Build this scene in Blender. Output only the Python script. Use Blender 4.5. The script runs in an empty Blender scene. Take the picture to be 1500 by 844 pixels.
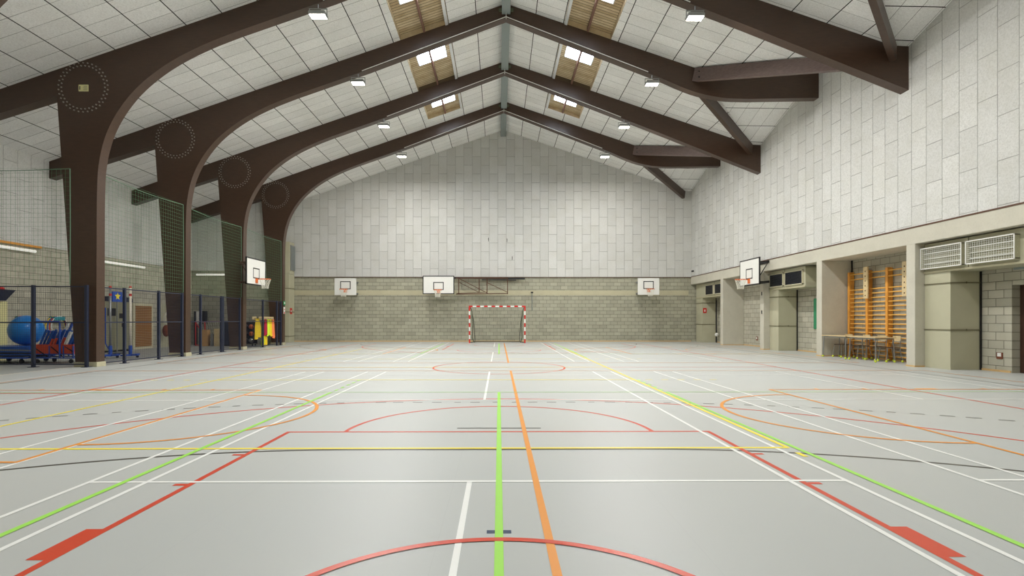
import bpy, math, random
from mathutils import Vector, Matrix
random.seed(7)
R = math.radians
COL = bpy.context.scene.collection
sc = bpy.context.scene

# ------------------------------------------------------------------ helpers
class MB:
    def __init__(s): s.v=[]; s.f=[]; s.mi=[]; s.m=0
    def add(s, vs, fs):
        b=len(s.v); s.v+= [tuple(p) for p in vs]
        for f in fs: s.f.append(tuple(i+b for i in f)); s.mi.append(s.m)
        return s
    def box(s, x0,x1,y0,y1,z0,z1):
        return s.add([(x0,y0,z0),(x1,y0,z0),(x1,y1,z0),(x0,y1,z0),(x0,y0,z1),(x1,y0,z1),(x1,y1,z1),(x0,y1,z1)],
            [(3,2,1,0),(4,5,6,7),(0,1,5,4),(1,2,6,5),(2,3,7,6),(3,0,4,7)])
    def bar(s, a, b, w, h, up=(0,0,1)):
        a=Vector(a); b=Vector(b); d=(b-a).normalized(); u=Vector(up)
        if abs(d.dot(u))>.98: u=Vector((1,0,0))
        sx=d.cross(u).normalized(); u=sx.cross(d).normalized()
        vs=[]
        for p in (a,b):
            for i,j in ((-1,-1),(1,-1),(1,1),(-1,1)): vs.append(p+sx*(w/2*i)+u*(h/2*j))
        return s.add(vs,[(3,2,1,0),(4,5,6,7),(0,1,5,4),(1,2,6,5),(2,3,7,6),(3,0,4,7)])
    def tube(s, pts, r, n=8, cap=True, closed=False):
        pts=[Vector(p) for p in pts]; N=len(pts); rings=[]; prev=None
        for i,p in enumerate(pts):
            if closed: d=(pts[(i+1)%N]-pts[i-1])
            else: d=(pts[min(i+1,N-1)]-pts[max(i-1,0)])
            d.normalize()
            u=prev if prev is not None else (Vector((0,0,1)) if abs(d.z)<.9 else Vector((1,0,0)))
            x=d.cross(u)
            if x.length<1e-5: u=Vector((0,1,0)); x=d.cross(u)
            x.normalize(); u=x.cross(d).normalized(); prev=u
            rr=r[i] if isinstance(r,(list,tuple)) else r
            rings.append([p+x*(rr*math.cos(2*math.pi*k/n))+u*(rr*math.sin(2*math.pi*k/n)) for k in range(n)])
        vs=[q for g in rings for q in g]; fs=[]
        M=N if closed else N-1
        for i in range(M):
            j=(i+1)%N
            for k in range(n):
                l=(k+1)%n; fs.append((i*n+k,i*n+l,j*n+l,j*n+k))
        if cap and not closed: fs+= [tuple(range(n))[::-1], tuple((N-1)*n+k for k in range(n))]
        return s.add(vs,fs)
    def ball(s, c, rx, ry=None, rz=None, n=20, m=12):
        ry=ry or rx; rz=rz or rx; vs=[(c[0],c[1],c[2]+rz)]
        for i in range(1,m):
            t=math.pi*i/m
            for k in range(n):
                a=2*math.pi*k/n; vs.append((c[0]+rx*math.sin(t)*math.cos(a),c[1]+ry*math.sin(t)*math.sin(a),c[2]+rz*math.cos(t)))
        vs.append((c[0],c[1],c[2]-rz)); L=len(vs)-1; fs=[]
        for k in range(n):
            l=(k+1)%n; fs.append((0,1+k,1+l)); fs.append((L,1+(m-2)*n+l,1+(m-2)*n+k))
            for i in range(m-2): fs.append((1+i*n+k,1+(i+1)*n+k,1+(i+1)*n+l,1+i*n+l))
        return s.add(vs,fs)
    def prism_xz(s, poly, y0, y1):
        n=len(poly); vs=[(x,y0,z) for x,z in poly]+[(x,y1,z) for x,z in poly]
        fs=[tuple(range(n)), tuple(range(2*n-1,n-1,-1))]
        for i in range(n): j=(i+1)%n; fs.append((j,i,n+i,n+j))
        return s.add(vs,fs)
    def quad(s,a,b,c,d): return s.add([a,b,c,d],[(0,1,2,3)])
    def build(s, name, mat, parent=None, smooth=False, bevel=0):
        me=bpy.data.meshes.new(name); me.from_pydata(s.v,[],s.f)
        for m in (mat if isinstance(mat,(list,tuple)) else [mat]): me.materials.append(m)
        for i,p in enumerate(me.polygons): p.material_index=s.mi[i]; p.use_smooth=smooth
        me.validate(); me.update()
        o=bpy.data.objects.new(name,me); COL.objects.link(o)
        if parent: o.parent=parent
        if bevel:
            b=o.modifiers.new('bevel','BEVEL'); b.width=bevel; b.segments=2; b.limit_method='ANGLE'
        return o
def tag(o,label=None,cat=None,group=None,kind=None):
    if label: o['label']=label
    if cat: o['category']=cat
    if group: o['group']=group
    if kind: o['kind']=kind
    return o
def empty(name,loc=(0,0,0),rz=0,label=None,cat=None,group=None):
    o=bpy.data.objects.new(name,None); COL.objects.link(o); o.location=loc; o.rotation_euler=(0,0,rz)
    o.empty_display_size=.1
    return tag(o,label,cat,group)
def copy_tree(o,parent=None):
    c=o.copy(); COL.objects.link(c)
    if parent: c.parent=parent
    for ch in [x for x in bpy.data.objects if x.parent==o]: copy_tree(ch,c)
    return c
def S(o): o['kind']='structure'; return o

# ------------------------------------------------------------------ materials
def srgb(r,g,b):
    f=lambda c:(c/255/12.92 if c/255<=.04045 else ((c/255+.055)/1.055)**2.4)
    return (f(r),f(g),f(b),1)
def base(name):
    m=bpy.data.materials.new(name); m.use_nodes=True; nt=m.node_tree
    b=nt.nodes['Principled BSDF']; return m,nt,b
def plain(name,c,rough=.5,metal=0,spec=.5,noise=0,nscale=8,emit=0):
    m,nt,b=base(name); col=srgb(*c)
    b.inputs['Roughness'].default_value=rough; b.inputs['Metallic'].default_value=metal
    b.inputs['Specular IOR Level'].default_value=spec
    tc=nt.nodes.new('ShaderNodeTexCoord'); n=nt.nodes.new('ShaderNodeTexNoise'); n.inputs['Scale'].default_value=nscale; n.inputs['Detail'].default_value=4
    nt.links.new(tc.outputs['Object'],n.inputs['Vector'])
    mx=nt.nodes.new('ShaderNodeMix'); mx.data_type='RGBA'
    a=max(noise,.03)
    mx.inputs[6].default_value=tuple(max(0,x*(1-a)) for x in col[:3])+(1,)
    mx.inputs[7].default_value=tuple(min(1,x*(1+a)) for x in col[:3])+(1,)
    nt.links.new(n.outputs['Fac'],mx.inputs[0]); nt.links.new(mx.outputs[2],b.inputs['Base Color'])
    if emit:
        b.inputs['Emission Color'].default_value=col; b.inputs['Emission Strength'].default_value=emit
    return m
def mth(nt,op,a,b=None,c=None):
    n=nt.nodes.new('ShaderNodeMath'); n.operation=op
    for i,x in enumerate((a,b,c)):
        if x is None: continue
        if isinstance(x,(int,float)): n.inputs[i].default_value=x
        else: nt.links.new(x,n.inputs[i])
    return n.outputs[0]
def mixc(nt,f,a,b,mode='MIX'):
    n=nt.nodes.new('ShaderNodeMix'); n.data_type='RGBA'; n.blend_type=mode
    for i,x in ((0,f),(6,a),(7,b)):
        if isinstance(x,(int,float)): n.inputs[i].default_value=x
        elif isinstance(x,tuple): n.inputs[i].default_value=x
        else: nt.links.new(x,n.inputs[i])
    return n.outputs[2]
def coords(nt,order,off=(0,0)):
    off=tuple(off)+(0,0,0)
    tc=nt.nodes.new('ShaderNodeTexCoord'); sp=nt.nodes.new('ShaderNodeSeparateXYZ'); nt.links.new(tc.outputs['Object'],sp.inputs[0])
    cb=nt.nodes.new('ShaderNodeCombineXYZ')
    for i,a in enumerate(order):
        nt.links.new(mth(nt,'ADD',sp.outputs['XYZ'.index(a)],off[i]+200),cb.inputs[i])
    return tc.outputs['Object'],sp,cb.outputs[0]
def brick(nt,vec,w,h,mortar,c1,c2,cm,offset=.5,smooth=.1):
    b=nt.nodes.new('ShaderNodeTexBrick'); nt.links.new(vec,b.inputs['Vector'])
    b.offset=offset; b.inputs['Scale'].default_value=1; b.inputs['Mortar Size'].default_value=mortar
    b.inputs['Mortar Smooth'].default_value=smooth; b.inputs['Brick Width'].default_value=w; b.inputs['Row Height'].default_value=h
    b.inputs['Bias'].default_value=0
    b.inputs['Color1'].default_value=c1; b.inputs['Color2'].default_value=c2; b.inputs['Mortar'].default_value=cm
    return b
def noise(nt,vec,scale,detail=4,rough=.6):
    n=nt.nodes.new('ShaderNodeTexNoise'); nt.links.new(vec,n.inputs['Vector']); n.inputs['Scale'].default_value=scale
    n.inputs['Detail'].default_value=detail; n.inputs['Roughness'].default_value=rough; return n.outputs['Fac']
def ramp(nt,f,lo,hi):
    n=nt.nodes.new('ShaderNodeMapRange'); nt.links.new(f,n.inputs[0]); n.inputs[1].default_value=lo; n.inputs[2].default_value=hi; return n.outputs[0]
def bump(nt,b,h,dist,strength=1):
    n=nt.nodes.new('ShaderNodeBump'); nt.links.new(h,n.inputs['Height']); n.inputs['Distance'].default_value=dist; n.inputs['Strength'].default_value=strength
    nt.links.new(n.outputs[0],b.inputs['Normal'])

def block_mat(name,order,off=(0,0),c=(178,176,156),w=.42,h=.21):
    m,nt,b=base(name); oc,sp,vec=coords(nt,order,off)
    k=srgb(*c); k1=tuple(x*.88 for x in k[:3])+(1,); k2=tuple(min(1,x*1.08) for x in k[:3])+(1,)
    br=brick(nt,vec,w,h,.0075,k1,k2,tuple(x*.36 for x in k[:3])+(1,),smooth=.3)
    n=noise(nt,oc,1.2); col=mixc(nt,ramp(nt,n,.3,.75),br.outputs['Color'],mixc(nt,1.0,br.outputs['Color'],(.86,.86,.84,1),'MULTIPLY'))
    n2=noise(nt,oc,60,2); col=mixc(nt,mth(nt,'MULTIPLY',n2,.25),col,(.25,.24,.2,1))
    nt.links.new(col,b.inputs['Base Color']); b.inputs['Roughness'].default_value=.85; b.inputs['Specular IOR Level'].default_value=.2
    bump(nt,b,br.outputs['Fac'],-.006); return m
def panel_mat(name,order,off=(0,0),c=(216,216,212),offset=.5,w=1.02,h=.5):
    m,nt,b=base(name); oc,sp,vec=coords(nt,order,off)
    k=srgb(*c); k1=tuple(x*.91 for x in k[:3])+(1,); k2=tuple(min(1,x*1.03) for x in k[:3])+(1,)
    br=brick(nt,vec,w,h,.008,k1,k2,tuple(x*.28 for x in k[:3])+(1,),offset=offset,smooth=.4)
    # joints open irregularly: worn darker in places
    nj=ramp(nt,noise(nt,oc,1.7,3),.3,.65)
    clean=brick(nt,vec,w,h,.0001,k1,k2,k1,offset=offset)
    col=mixc(nt,mth(nt,'MULTIPLY_ADD',nj,.6,.4),clean.outputs['Color'],br.outputs['Color'])
    n2=ramp(nt,noise(nt,oc,26,8,.85),.44,.62); col=mixc(nt,mth(nt,'MULTIPLY',n2,.5),col,(.36,.36,.33,1))
    n3=ramp(nt,noise(nt,oc,1.1,5),.42,.75); col=mixc(nt,mth(nt,'MULTIPLY',n3,.34),col,(.5,.49,.42,1))
    nt.links.new(col,b.inputs['Base Color']); b.inputs['Roughness'].default_value=.95; b.inputs['Specular IOR Level'].default_value=.1
    bump(nt,b,br.outputs['Fac'],-.008); return m
def ceil_mat(name,seam,cross,s0,c0,absx=False,sw=.975,cw=.6,c=(247,247,245)):
    m,nt,b=base(name); oc,sp,vec=coords(nt,'XYZ')
    def line(ax,w,off,half):
        v=mth(nt,'ADD',(mth(nt,'ABSOLUTE',mth(nt,'SUBTRACT',sp.outputs[0],.25)) if absx and ax=='X' else sp.outputs['XYZ'.index(ax)]),off+200*w)
        fr=mth(nt,'FRACT',mth(nt,'DIVIDE',v,w)); d=mth(nt,'MULTIPLY',mth(nt,'MINIMUM',fr,mth(nt,'SUBTRACT',1,fr)),w)
        return mth(nt,'LESS_THAN',d,half), mth(nt,'FLOOR',mth(nt,'DIVIDE',v,w))
    l1,id1=line(seam,sw,s0,.0135); l2,id2=line(cross,cw,c0,.0065)
    k=srgb(*c)
    wn=nt.nodes.new('ShaderNodeTexWhiteNoise'); wn.noise_dimensions='2D'; cb=nt.nodes.new('ShaderNodeCombineXYZ')
    nt.links.new(id1,cb.inputs[0]); nt.links.new(id2,cb.inputs[1]); nt.links.new(cb.outputs[0],wn.inputs['Vector'])
    col=mixc(nt,wn.outputs['Value'],tuple(x*.93 for x in k[:3])+(1,),tuple(min(1,x*1.04) for x in k[:3])+(1,))
    n2=ramp(nt,noise(nt,oc,28,8,.85),.44,.62); col=mixc(nt,mth(nt,'MULTIPLY',n2,.36),col,(.36,.36,.33,1))
    n3=ramp(nt,noise(nt,oc,.8,3),.45,.8); col=mixc(nt,mth(nt,'MULTIPLY',n3,.2),col,(.45,.44,.38,1))
    nv=mth(nt,'MULTIPLY_ADD',ramp(nt,noise(nt,oc,.9,2),.35,.6),.5,.42)
    col=mixc(nt,mth(nt,'MULTIPLY',l2,nv),col,(.12,.11,.1,1)); col=mixc(nt,l1,col,(.035,.033,.03,1))
    nt.links.new(col,b.inputs['Base Color']); b.inputs['Roughness'].default_value=.95; b.inputs['Specular IOR Level'].default_value=.1
    return m
def concrete(name,c):
    m,nt,b=base(name); oc,sp,vec=coords(nt,'XYZ'); k=srgb(*c)
    n=ramp(nt,noise(nt,oc,1.3,6,.7),.3,.75); col=mixc(nt,n,tuple(x*.86 for x in k[:3])+(1,),k)
    n2=ramp(nt,noise(nt,oc,25,5,.7),.5,.8); col=mixc(nt,mth(nt,'MULTIPLY',n2,.25),col,(.28,.27,.22,1))
    nt.links.new(col,b.inputs['Base Color']); b.inputs['Roughness'].default_value=.8; b.inputs['Specular IOR Level'].default_value=.25
    bump(nt,b,n2,.002,.4); return m
def wood(name,c,order='XYZ',stretch=(1,1,1),contrast=.25,rough=.5,chips=0,spec=.5):
    m,nt,b=base(name); tc=nt.nodes.new('ShaderNodeTexCoord'); mp=nt.nodes.new('ShaderNodeMapping')
    mp.inputs['Scale'].default_value=stretch; nt.links.new(tc.outputs['Object'],mp.inputs[0])
    n=noise(nt,mp.outputs[0],6,5,.65); k=srgb(*c)
    col=mixc(nt,ramp(nt,n,.3,.7),tuple(x*(1-contrast) for x in k[:3])+(1,),tuple(min(1,x*(1+contrast)) for x in k[:3])+(1,))
    if chips:
        n2=mth(nt,'GREATER_THAN',noise(nt,mp.outputs[0],11,6,.8),.66); sp=nt.nodes.new('ShaderNodeSeparateXYZ'); nt.links.new(tc.outputs['Object'],sp.inputs[0])
        low=mth(nt,'LESS_THAN',sp.outputs[2],1.9)
        col=mixc(nt,mth(nt,'MULTIPLY',mth(nt,'MULTIPLY',n2,low),chips),col,srgb(178,140,100))
    nt.links.new(col,b.inputs['Base Color']); b.inputs['Roughness'].default_value=rough; b.inputs['Specular IOR Level'].default_value=spec
    return m
M={}
M['block_y']=block_mat('concrete_block_facing_hall_end','XZY',(.04,-.02))
M['block_x']=block_mat('concrete_block_side','YZX',(.1,-.02),c=(192,188,170))
M['panel_y']=panel_mat('woodwool_panel_end','ZXY',(.2,.07))
M['panel_x']=panel_mat('woodwool_panel_side','ZYX',(.1,.1))
M['ceil']=ceil_mat('woodwool_ceiling','X','Y',-.085,.1,absx=True,cw=.5)
M['ceil_g']=ceil_mat('woodwool_ceiling_gable','Y','X',.1,.2,sw=1.03,cw=.55)
M['conc']=concrete('cast_concrete',(206,202,186))
M['conc2']=concrete('painted_concrete_band',(196,190,160))
M['duct']=plain('khaki_painted_metal',(184,181,155),.45,0,.4,.06,2)
M['duct_dark']=plain('khaki_dark_joint',(104,98,74),.6)
M['glulam']=wood('dark_brown_glulam',(74,55,43),stretch=(.6,1,3),contrast=.13,rough=.33,chips=.8,spec=.5)
M['glulam2']=wood('purple_brown_timber',(108,90,84),stretch=(1.5,1.5,6),contrast=.25,rough=.5)
M['bolt']=plain('galvanised_bolt',(176,168,158),.35,.6)
M['white']=plain('white_paint',(232,232,226),.4)
M['white2']=plain('white_line_paint',(240,240,234),.35)
M['black']=plain('black_paint',(28,27,27),.5)
M['navy']=plain('navy_powder_coat',(42,48,68),.4)
M['steel']=plain('grey_steel',(150,152,150),.35,.5)
M['ridge']=plain('blue_grey_steel',(138,148,146),.45,.1)
M['yel']=plain('yellow_line',(250,230,60),.35)
M['grn']=plain('lime_line',(165,228,90),.35)
M['org']=plain('orange_line',(232,150,52),.35)
M['red']=plain('red_line',(208,68,34),.35)
M['blk']=plain('charcoal_line',(70,66,58),.35)
M['dnavy']=plain('navy_line',(52,66,92),.35)
M['netg']=plain('green_net_cord',(92,140,102),.8)
M['netgl']=plain('pale_green_rope',(104,138,112),.8)
M['netw']=plain('white_net_cord',(228,226,212),.8)
M['netgoal']=plain('dark_green_goal_net',(98,104,86),.8)
M['orange']=plain('orange_rim',(226,112,44),.4)
M['rust']=plain('rust_brown_steel',(92,62,44),.5,.2)
M['barwood']=wood('honey_wood',(236,180,84),stretch=(2,.8,2),contrast=.2,rough=.4)
M['barup']=wood('honey_wood_upright',(218,152,62),stretch=(3,3,.6),contrast=.2,rough=.4)
M['lwood']=wood('pale_beech',(214,192,146),stretch=(2,.8,3),contrast=.12,rough=.4)
M['dwood']=plain('dark_brown_seat',(70,46,34),.4)
M['tennis']=plain('tennis_ball_felt',(208,224,70),.9)
M['redp']=plain('red_gloss',(206,44,36),.4)
M['blue']=plain('blue_vinyl',(34,88,176),.35,0,.5,.05)
M['bluef']=plain('blue_painted_tube',(44,84,178),.35)
M['bball']=plain('blue_gym_ball',(30,120,196),.28,0,.5,.03)
M['orp']=plain('orange_red_board',(214,78,40),.5)
M['pyel']=plain('pale_yellow_foam',(222,216,160),.7,0,.3,.04)
M['teal']=plain('teal_board',(60,150,160),.6)
M['louv']=wood('brown_louvre',(158,108,54),stretch=(1,.4,6),contrast=.12)
M['cream']=plain('cream_paint',(206,200,172),.5)
M['skirt']=wood('pale_wood_skirting',(206,172,118),stretch=(1,1,4),contrast=.1)
M['card']=plain('cardboard',(190,150,100),.85,0,.2,.08)
M['purp']=plain('rust_red_purlin',(128,96,82),.55,0,.3,.15)
M['bracket']=plain('green_grey_bracket',(92,98,76),.6)
M['signg']=plain('green_sign',(40,150,90),.4)
M['board_g']=plain('green_noticeboard',(52,140,96),.6)
M['red_brown']=plain('red_brown_box',(120,66,44),.5)
M['darkdoor']=wood('dark_brown_door',(66,42,30),stretch=(2,2,.5),contrast=.2)
M['bibY']=plain('yellow_bib',(240,208,40),.85); M['bibR']=plain('crimson_bib',(176,30,62),.85)
M['bibL']=plain('lime_bib',(214,238,60),.85); M['bibO']=plain('orange_bib',(244,136,84),.85)
M['ballo']=plain('orange_ball',(196,100,52),.7); M['bag']=plain('brown_orange_bag',(122,66,40),.8,0,.3,.4,9)
M['tapew']=plain('pale_tape',(236,226,206),.4)
M['khaki_d']=plain('locker_khaki',(140,138,112),.5)
M['trimw']=plain('white_aluminium_trim',(236,238,240),.25,.2)
# floor
m,nt,b=base('grey_sports_vinyl'); oc,sp,vec=coords(nt,'XYZ')
k=srgb(203,203,197); n=ramp(nt,noise(nt,oc,.12,3),.35,.65)
col=mixc(nt,n,srgb(183,186,183),srgb(187,187,180)); n2=noise(nt,oc,160,2)
col=mixc(nt,mth(nt,'MULTIPLY',n2,.06),col,(.3,.3,.3,1))
fr=mth(nt,'FRACT',mth(nt,'DIVIDE',mth(nt,'ADD',sp.outputs[0],201.36),1.5)); ln=mth(nt,'LESS_THAN',fr,.002); col=mixc(nt,mth(nt,'MULTIPLY',ln,.18),col,(.3,.3,.3,1))
nt.links.new(col,b.inputs['Base Color']); b.inputs['Roughness'].default_value=.42; b.inputs['Specular IOR Level'].default_value=.35; M['floor']=m
# planks of skylight lining
m,nt,b=base('skylight_boarding'); oc,sp,vec=coords(nt,'XYZ')
v=mth(nt,'DIVIDE',mth(nt,'ADD',sp.outputs[1],200),.14); f1=mth(nt,'FRACT',v); lnn=mth(nt,'LESS_THAN',f1,.17)
wn=nt.nodes.new('ShaderNodeTexWhiteNoise'); wn.noise_dimensions='1D'; nt.links.new(mth(nt,'FLOOR',v),wn.inputs['W'])
col=mixc(nt,wn.outputs['Value'],srgb(196,176,138),srgb(222,206,172)); col=mixc(nt,ramp(nt,noise(nt,oc,3),.3,.7),col,mixc(nt,1.0,col,(.75,.68,.6,1),'MULTIPLY'))
col=mixc(nt,lnn,col,(.10,.07,.04,1)); nt.links.new(col,b.inputs['Base Color']); b.inputs['Roughness'].default_value=.6; M['boards']=m
# glass
m=bpy.data.materials.new('skylight_glass'); m.use_nodes=True; nt=m.node_tree; nt.nodes.remove(nt.nodes['Principled BSDF'])
tr=nt.nodes.new('ShaderNodeBsdfTransparent'); gl=nt.nodes.new('ShaderNodeBsdfGlossy'); gl.inputs['Roughness'].default_value=.05
mx=nt.nodes.new('ShaderNodeMixShader'); mx.inputs[0].default_value=.06; nt.links.new(tr.outputs[0],mx.inputs[1]); nt.links.new(gl.outputs[0],mx.inputs[2])
nt.links.new(mx.outputs[0],nt.nodes['Material Output'].inputs[0]); M['glass']=m
M['lamp']=plain('lamp_lens',(255,250,236),.4,emit=22)
M['tubelight']=plain('tube_diffuser',(240,238,228),.35,emit=.45)

# ------------------------------------------------------------------ key dimensions
XL,XR,XB=-15.9,11.4,12.46      # far left wall, right wall, right recess back
YF,YE,YA=-2.1,31.05,27.25      # front wall, end wall, end of the left aisle
RX,RZ=.25,12.51                # ridge
def zl(x): return RZ-.35*(RX-x)
def zr(x): return RZ-.335*(x-RX)
KX=7.15; KZ=zr(KX); VX=10.95; VZ=zr(VX)
FR=[(2.05,1),(6.2,0),(10.35,1),(14.5,0),(18.6,1),(22.75,0),(26.9,1)]   # Y, raised gable at the right?
FT=.3; ZB=3.83; ZS=3.38

# ------------------------------------------------------------------ floor & markings
fl=MB(); fl.box(XL-.3,XB+.6,YF-.2,YE+.3,-.2,0); floor=S(fl.build('floor',M['floor']))
M['aislefloor']=plain('darker_grey_aisle_vinyl',(160,162,158),.45,0,.35,.05,1.5)
fl=MB(); fl.box(XL,-11.63,YF,YA,0,.0004); S(fl.build('floor_aisle',M['aislefloor']))
LZ={'blk':.0006,'red':.0012,'white2':.0018,'yel':.0024,'org':.003,'grn':.0036,'red2':.0042}
class Lines(MB):
    def __init__(s,z): super().__init__(); s.z=z
    def r(s,x0,x1,y0,y1):
        s.z+=1.2e-5; z=s.z; s.quad((x0,y0,z),(x1,y0,z),(x1,y1,z),(x0,y1,z))
    def lx(s,x,y0,y1,w=.05): s.r(x-w/2,x+w/2,y0,y1)
    def ly(s,y,x0,x1,w=.05): s.r(x0,x1,y-w/2,y+w/2)
    def arc(s,cx,cy,r,a0,a1,w=.05,n=64):
        s.z+=1.2e-5; z=s.z
        for i in range(n):
            a=R(a0+(a1-a0)*i/n); b=R(a0+(a1-a0)*(i+1)/n)
            s.quad((cx+(r-w/2)*math.cos(a),cy+(r-w/2)*math.sin(a),z),(cx+(r+w/2)*math.cos(a),cy+(r+w/2)*math.sin(a),z),
                   (cx+(r+w/2)*math.cos(b),cy+(r+w/2)*math.sin(b),z),(cx+(r-w/2)*math.cos(b),cy+(r-w/2)*math.sin(b),z))
# badminton, white
L=Lines(LZ['white2'])
for cx in (-7.38,-.235,6.9):
    for (b0,l0,s0,s1,l1,b1) in ((-.5,.26,4.2,8.46,12.31,13.07),(16.2,16.96,20.9,24.9,28.84,29.6)):
        for y in (b0,l0,s0,s1,l1,b1): L.ly(y,cx-3.05,cx+3.05,.04)
        for dx in (-3.03,-2.57,2.57,3.03): L.lx(cx+dx,b0,b1,.04)
        L.lx(cx,b0,s0,.04); L.lx(cx,s1,b1,.04)
L.build('badminton_marking',M['white2'],floor)
# basketball, red (main court)
L=Lines(LZ['red']); L2=Lines(LZ['red2'])
for sgn,o in ((1,.26),(-1,28.26)):
    f=lambda y:o+sgn*y
    def seg(y0,y1): a,b=f(y0),f(y1); return (min(a,b),max(a,b))
    L.ly(f(5.8),-2.45,2.45); L.lx(-2.425,*seg(0,5.8)); L.lx(2.425,*seg(0,5.8))
    for s_ in (-1,1):
        xs=(s_*2.45,s_*2.55); x0,x1=min(xs),max(xs)
        for y in (3.87,4.78): L.r(x0,x1,f(y)-.025,f(y)+.025)
        a,b=seg(2.58,3.0); L.r(x0,x1,a,b)
        L.lx(s_*6.6,*seg(0,2.99))
    a0=(0,180) if sgn>0 else (180,360)
    L.arc(0,f(5.8),1.775,*a0)
    L2.arc(0,f(1.575),1.25,*a0)
    t=math.degrees(math.acos(6.6/6.725)); aa=(t,180-t) if sgn>0 else (180+t,360-t)
    L.arc(0,f(1.575),6.725,*aa,n=90)
    L.ly(f(0),-7.6,7.6)
L.lx(-7.575,.26,28.26); L.lx(7.6,.26,28.26); L.ly(14.26,-7.6,7.6); L.arc(0,14.26,1.775,0,360)
L.ly(9.26,-10.05,-7.6); L.ly(19.26,-10.05,-7.6)
L.build('basketball_marking',M['red'],floor); L2.build('no_charge_arc_marking',M['red'],floor)
# handball, charcoal
L=Lines(LZ['blk'])
for sgn,o in ((1,-.77),(-1,29.29)):
    def ring(r,dash=None):
        pts=[]
        path=[]
        n=60
        for i in range(n+1): a=R(8+(90-8)*i/n); path.append((1.5+r*math.cos(a),r*math.sin(a)))
        for i in range(1,31): path.append((1.5-3*i/30,r))
        for i in range(1,n+1): a=R(90+(82)*i/n); path.append((-1.5+r*math.cos(a),r*math.sin(a)))
        d=0
        for i in range(len(path)-1):
            (xa,ya),(xb,yb)=path[i],path[i+1]; l=math.hypot(xb-xa,yb-ya)
            steps=max(1,int(l/.05))
            for k in range(steps):
                t0,t1=k/steps,(k+1)/steps; d+=l/steps
                if dash and (d%.3)>.15: continue
                p=(xa+(xb-xa)*t0,ya+(yb-ya)*t0); q=(xa+(xb-xa)*t1,ya+(yb-ya)*t1)
                tx,ty=(xb-xa)/l,(yb-ya)/l; nx,ny=-ty*.025,tx*.025
                if abs(p[0])>10: continue
                P=[(p[0]-nx,p[1]-ny),(q[0]-nx,q[1]-ny),(q[0]+nx,q[1]+ny),(p[0]+nx,p[1]+ny)]
                P=[(x,o+sgn*y,L.z) for x,y in P]
                if sgn*1>0: P=P[::-1]
                L.quad(*P)
    ring(6); ring(9,True)
    L.ly(o+sgn*7.03,-.5,.5)
L.lx(-10.05,-.77,29.29); L.lx(10.2,-.77,29.29)
L.build('handball_marking',M['blk'],floor)
L=Lines(LZ['blk']+.0002); L.ly(3.2,-.075,.075); L.ly(25.3,-.075,.075); L.build('goalkeeper_marking',M['dnavy'],floor)
# volleyball, yellow
L=Lines(LZ['yel'])
L.ly(5.28,-6.07,2.93); L.ly(23.28,-6.07,2.93); L.lx(-6.05,5.28,23.28); L.lx(2.92,5.28,23.28)
for y in (11.28,14.28,17.28): L.ly(y,-6.07,2.93)
for y in (11.28,17.28):
    for i in range(5):
        L.ly(y,3.15+i*.35,3.3+i*.35); L.ly(y,-6.4-i*.35,-6.25-i*.35)
L.lx(2.9,4.93,5.08); L.lx(-6.05,4.93,5.08)
L.build('volleyball_marking',M['yel'],floor)
# green court
L=Lines(LZ['grn'])
for a,b in ((-2,9.36),(19.8,28.5)):
    for x in (-2.985,0,2.995): L.lx(x,a,b)
for y in (9.36,19.8): L.ly(y,-10,10.4,.025)
for x in (-2.985,2.995):
    for i in range(5): L.lx(x,9.36+.2+i*.38,9.36+.38+i*.38); L.lx(x,17.8+i*.38,17.98+i*.38)
L.build('small_court_marking',M['grn'],floor)
# orange cross courts
L=Lines(LZ['org'])
L.lx(.295,-2,13.3); L.lx(.285,15.7,28.9); L.ly(13.3,-10.2,10.85,.04); L.ly(15.7,-10.2,10.85,.04)
L.lx(-10.2,-.4,13.3,.04); L.lx(10.83,-.4,13.3,.04); L.lx(-10.2,15.7,29,.04); L.lx(10.83,15.7,29,.04)
for yc in (7.23,22.2):
    for sx,bx in ((1,-10.2),(-1,10.83)):
        fx=bx+sx*5.82; x0,x1=min(bx,fx),max(bx,fx)
        L.lx(fx,yc-2.46,yc+2.46); L.ly(yc-2.44,x0,x1); L.ly(yc+2.44,x0,x1)
        L.arc(fx,yc,1.775,*((-90,90) if sx>0 else (90,270)))
        L.arc(bx+sx*1.575,yc,1.25,*((-90,90) if sx>0 else (90,270)),w=.05)
        for sy in (-1,1):
            for d in (1.75,4.0,4.9):
                xx=bx+sx*d; L.r(xx-.025,xx+.025,*sorted((yc+sy*2.46,yc+sy*2.58)))
            xx=bx+sx*2.85; L.r(xx-.2,xx+.2,*sorted((yc+sy*2.46,yc+sy*2.56)))
L.build('cross_court_marking',M['org'],floor)
L=Lines(.0012)
y=11.0
while y<27:
    L.r(-11.69,-11.57,y,y+.07); y+=.13
L.build('dotted_tape',M['tapew'],floor)

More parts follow.
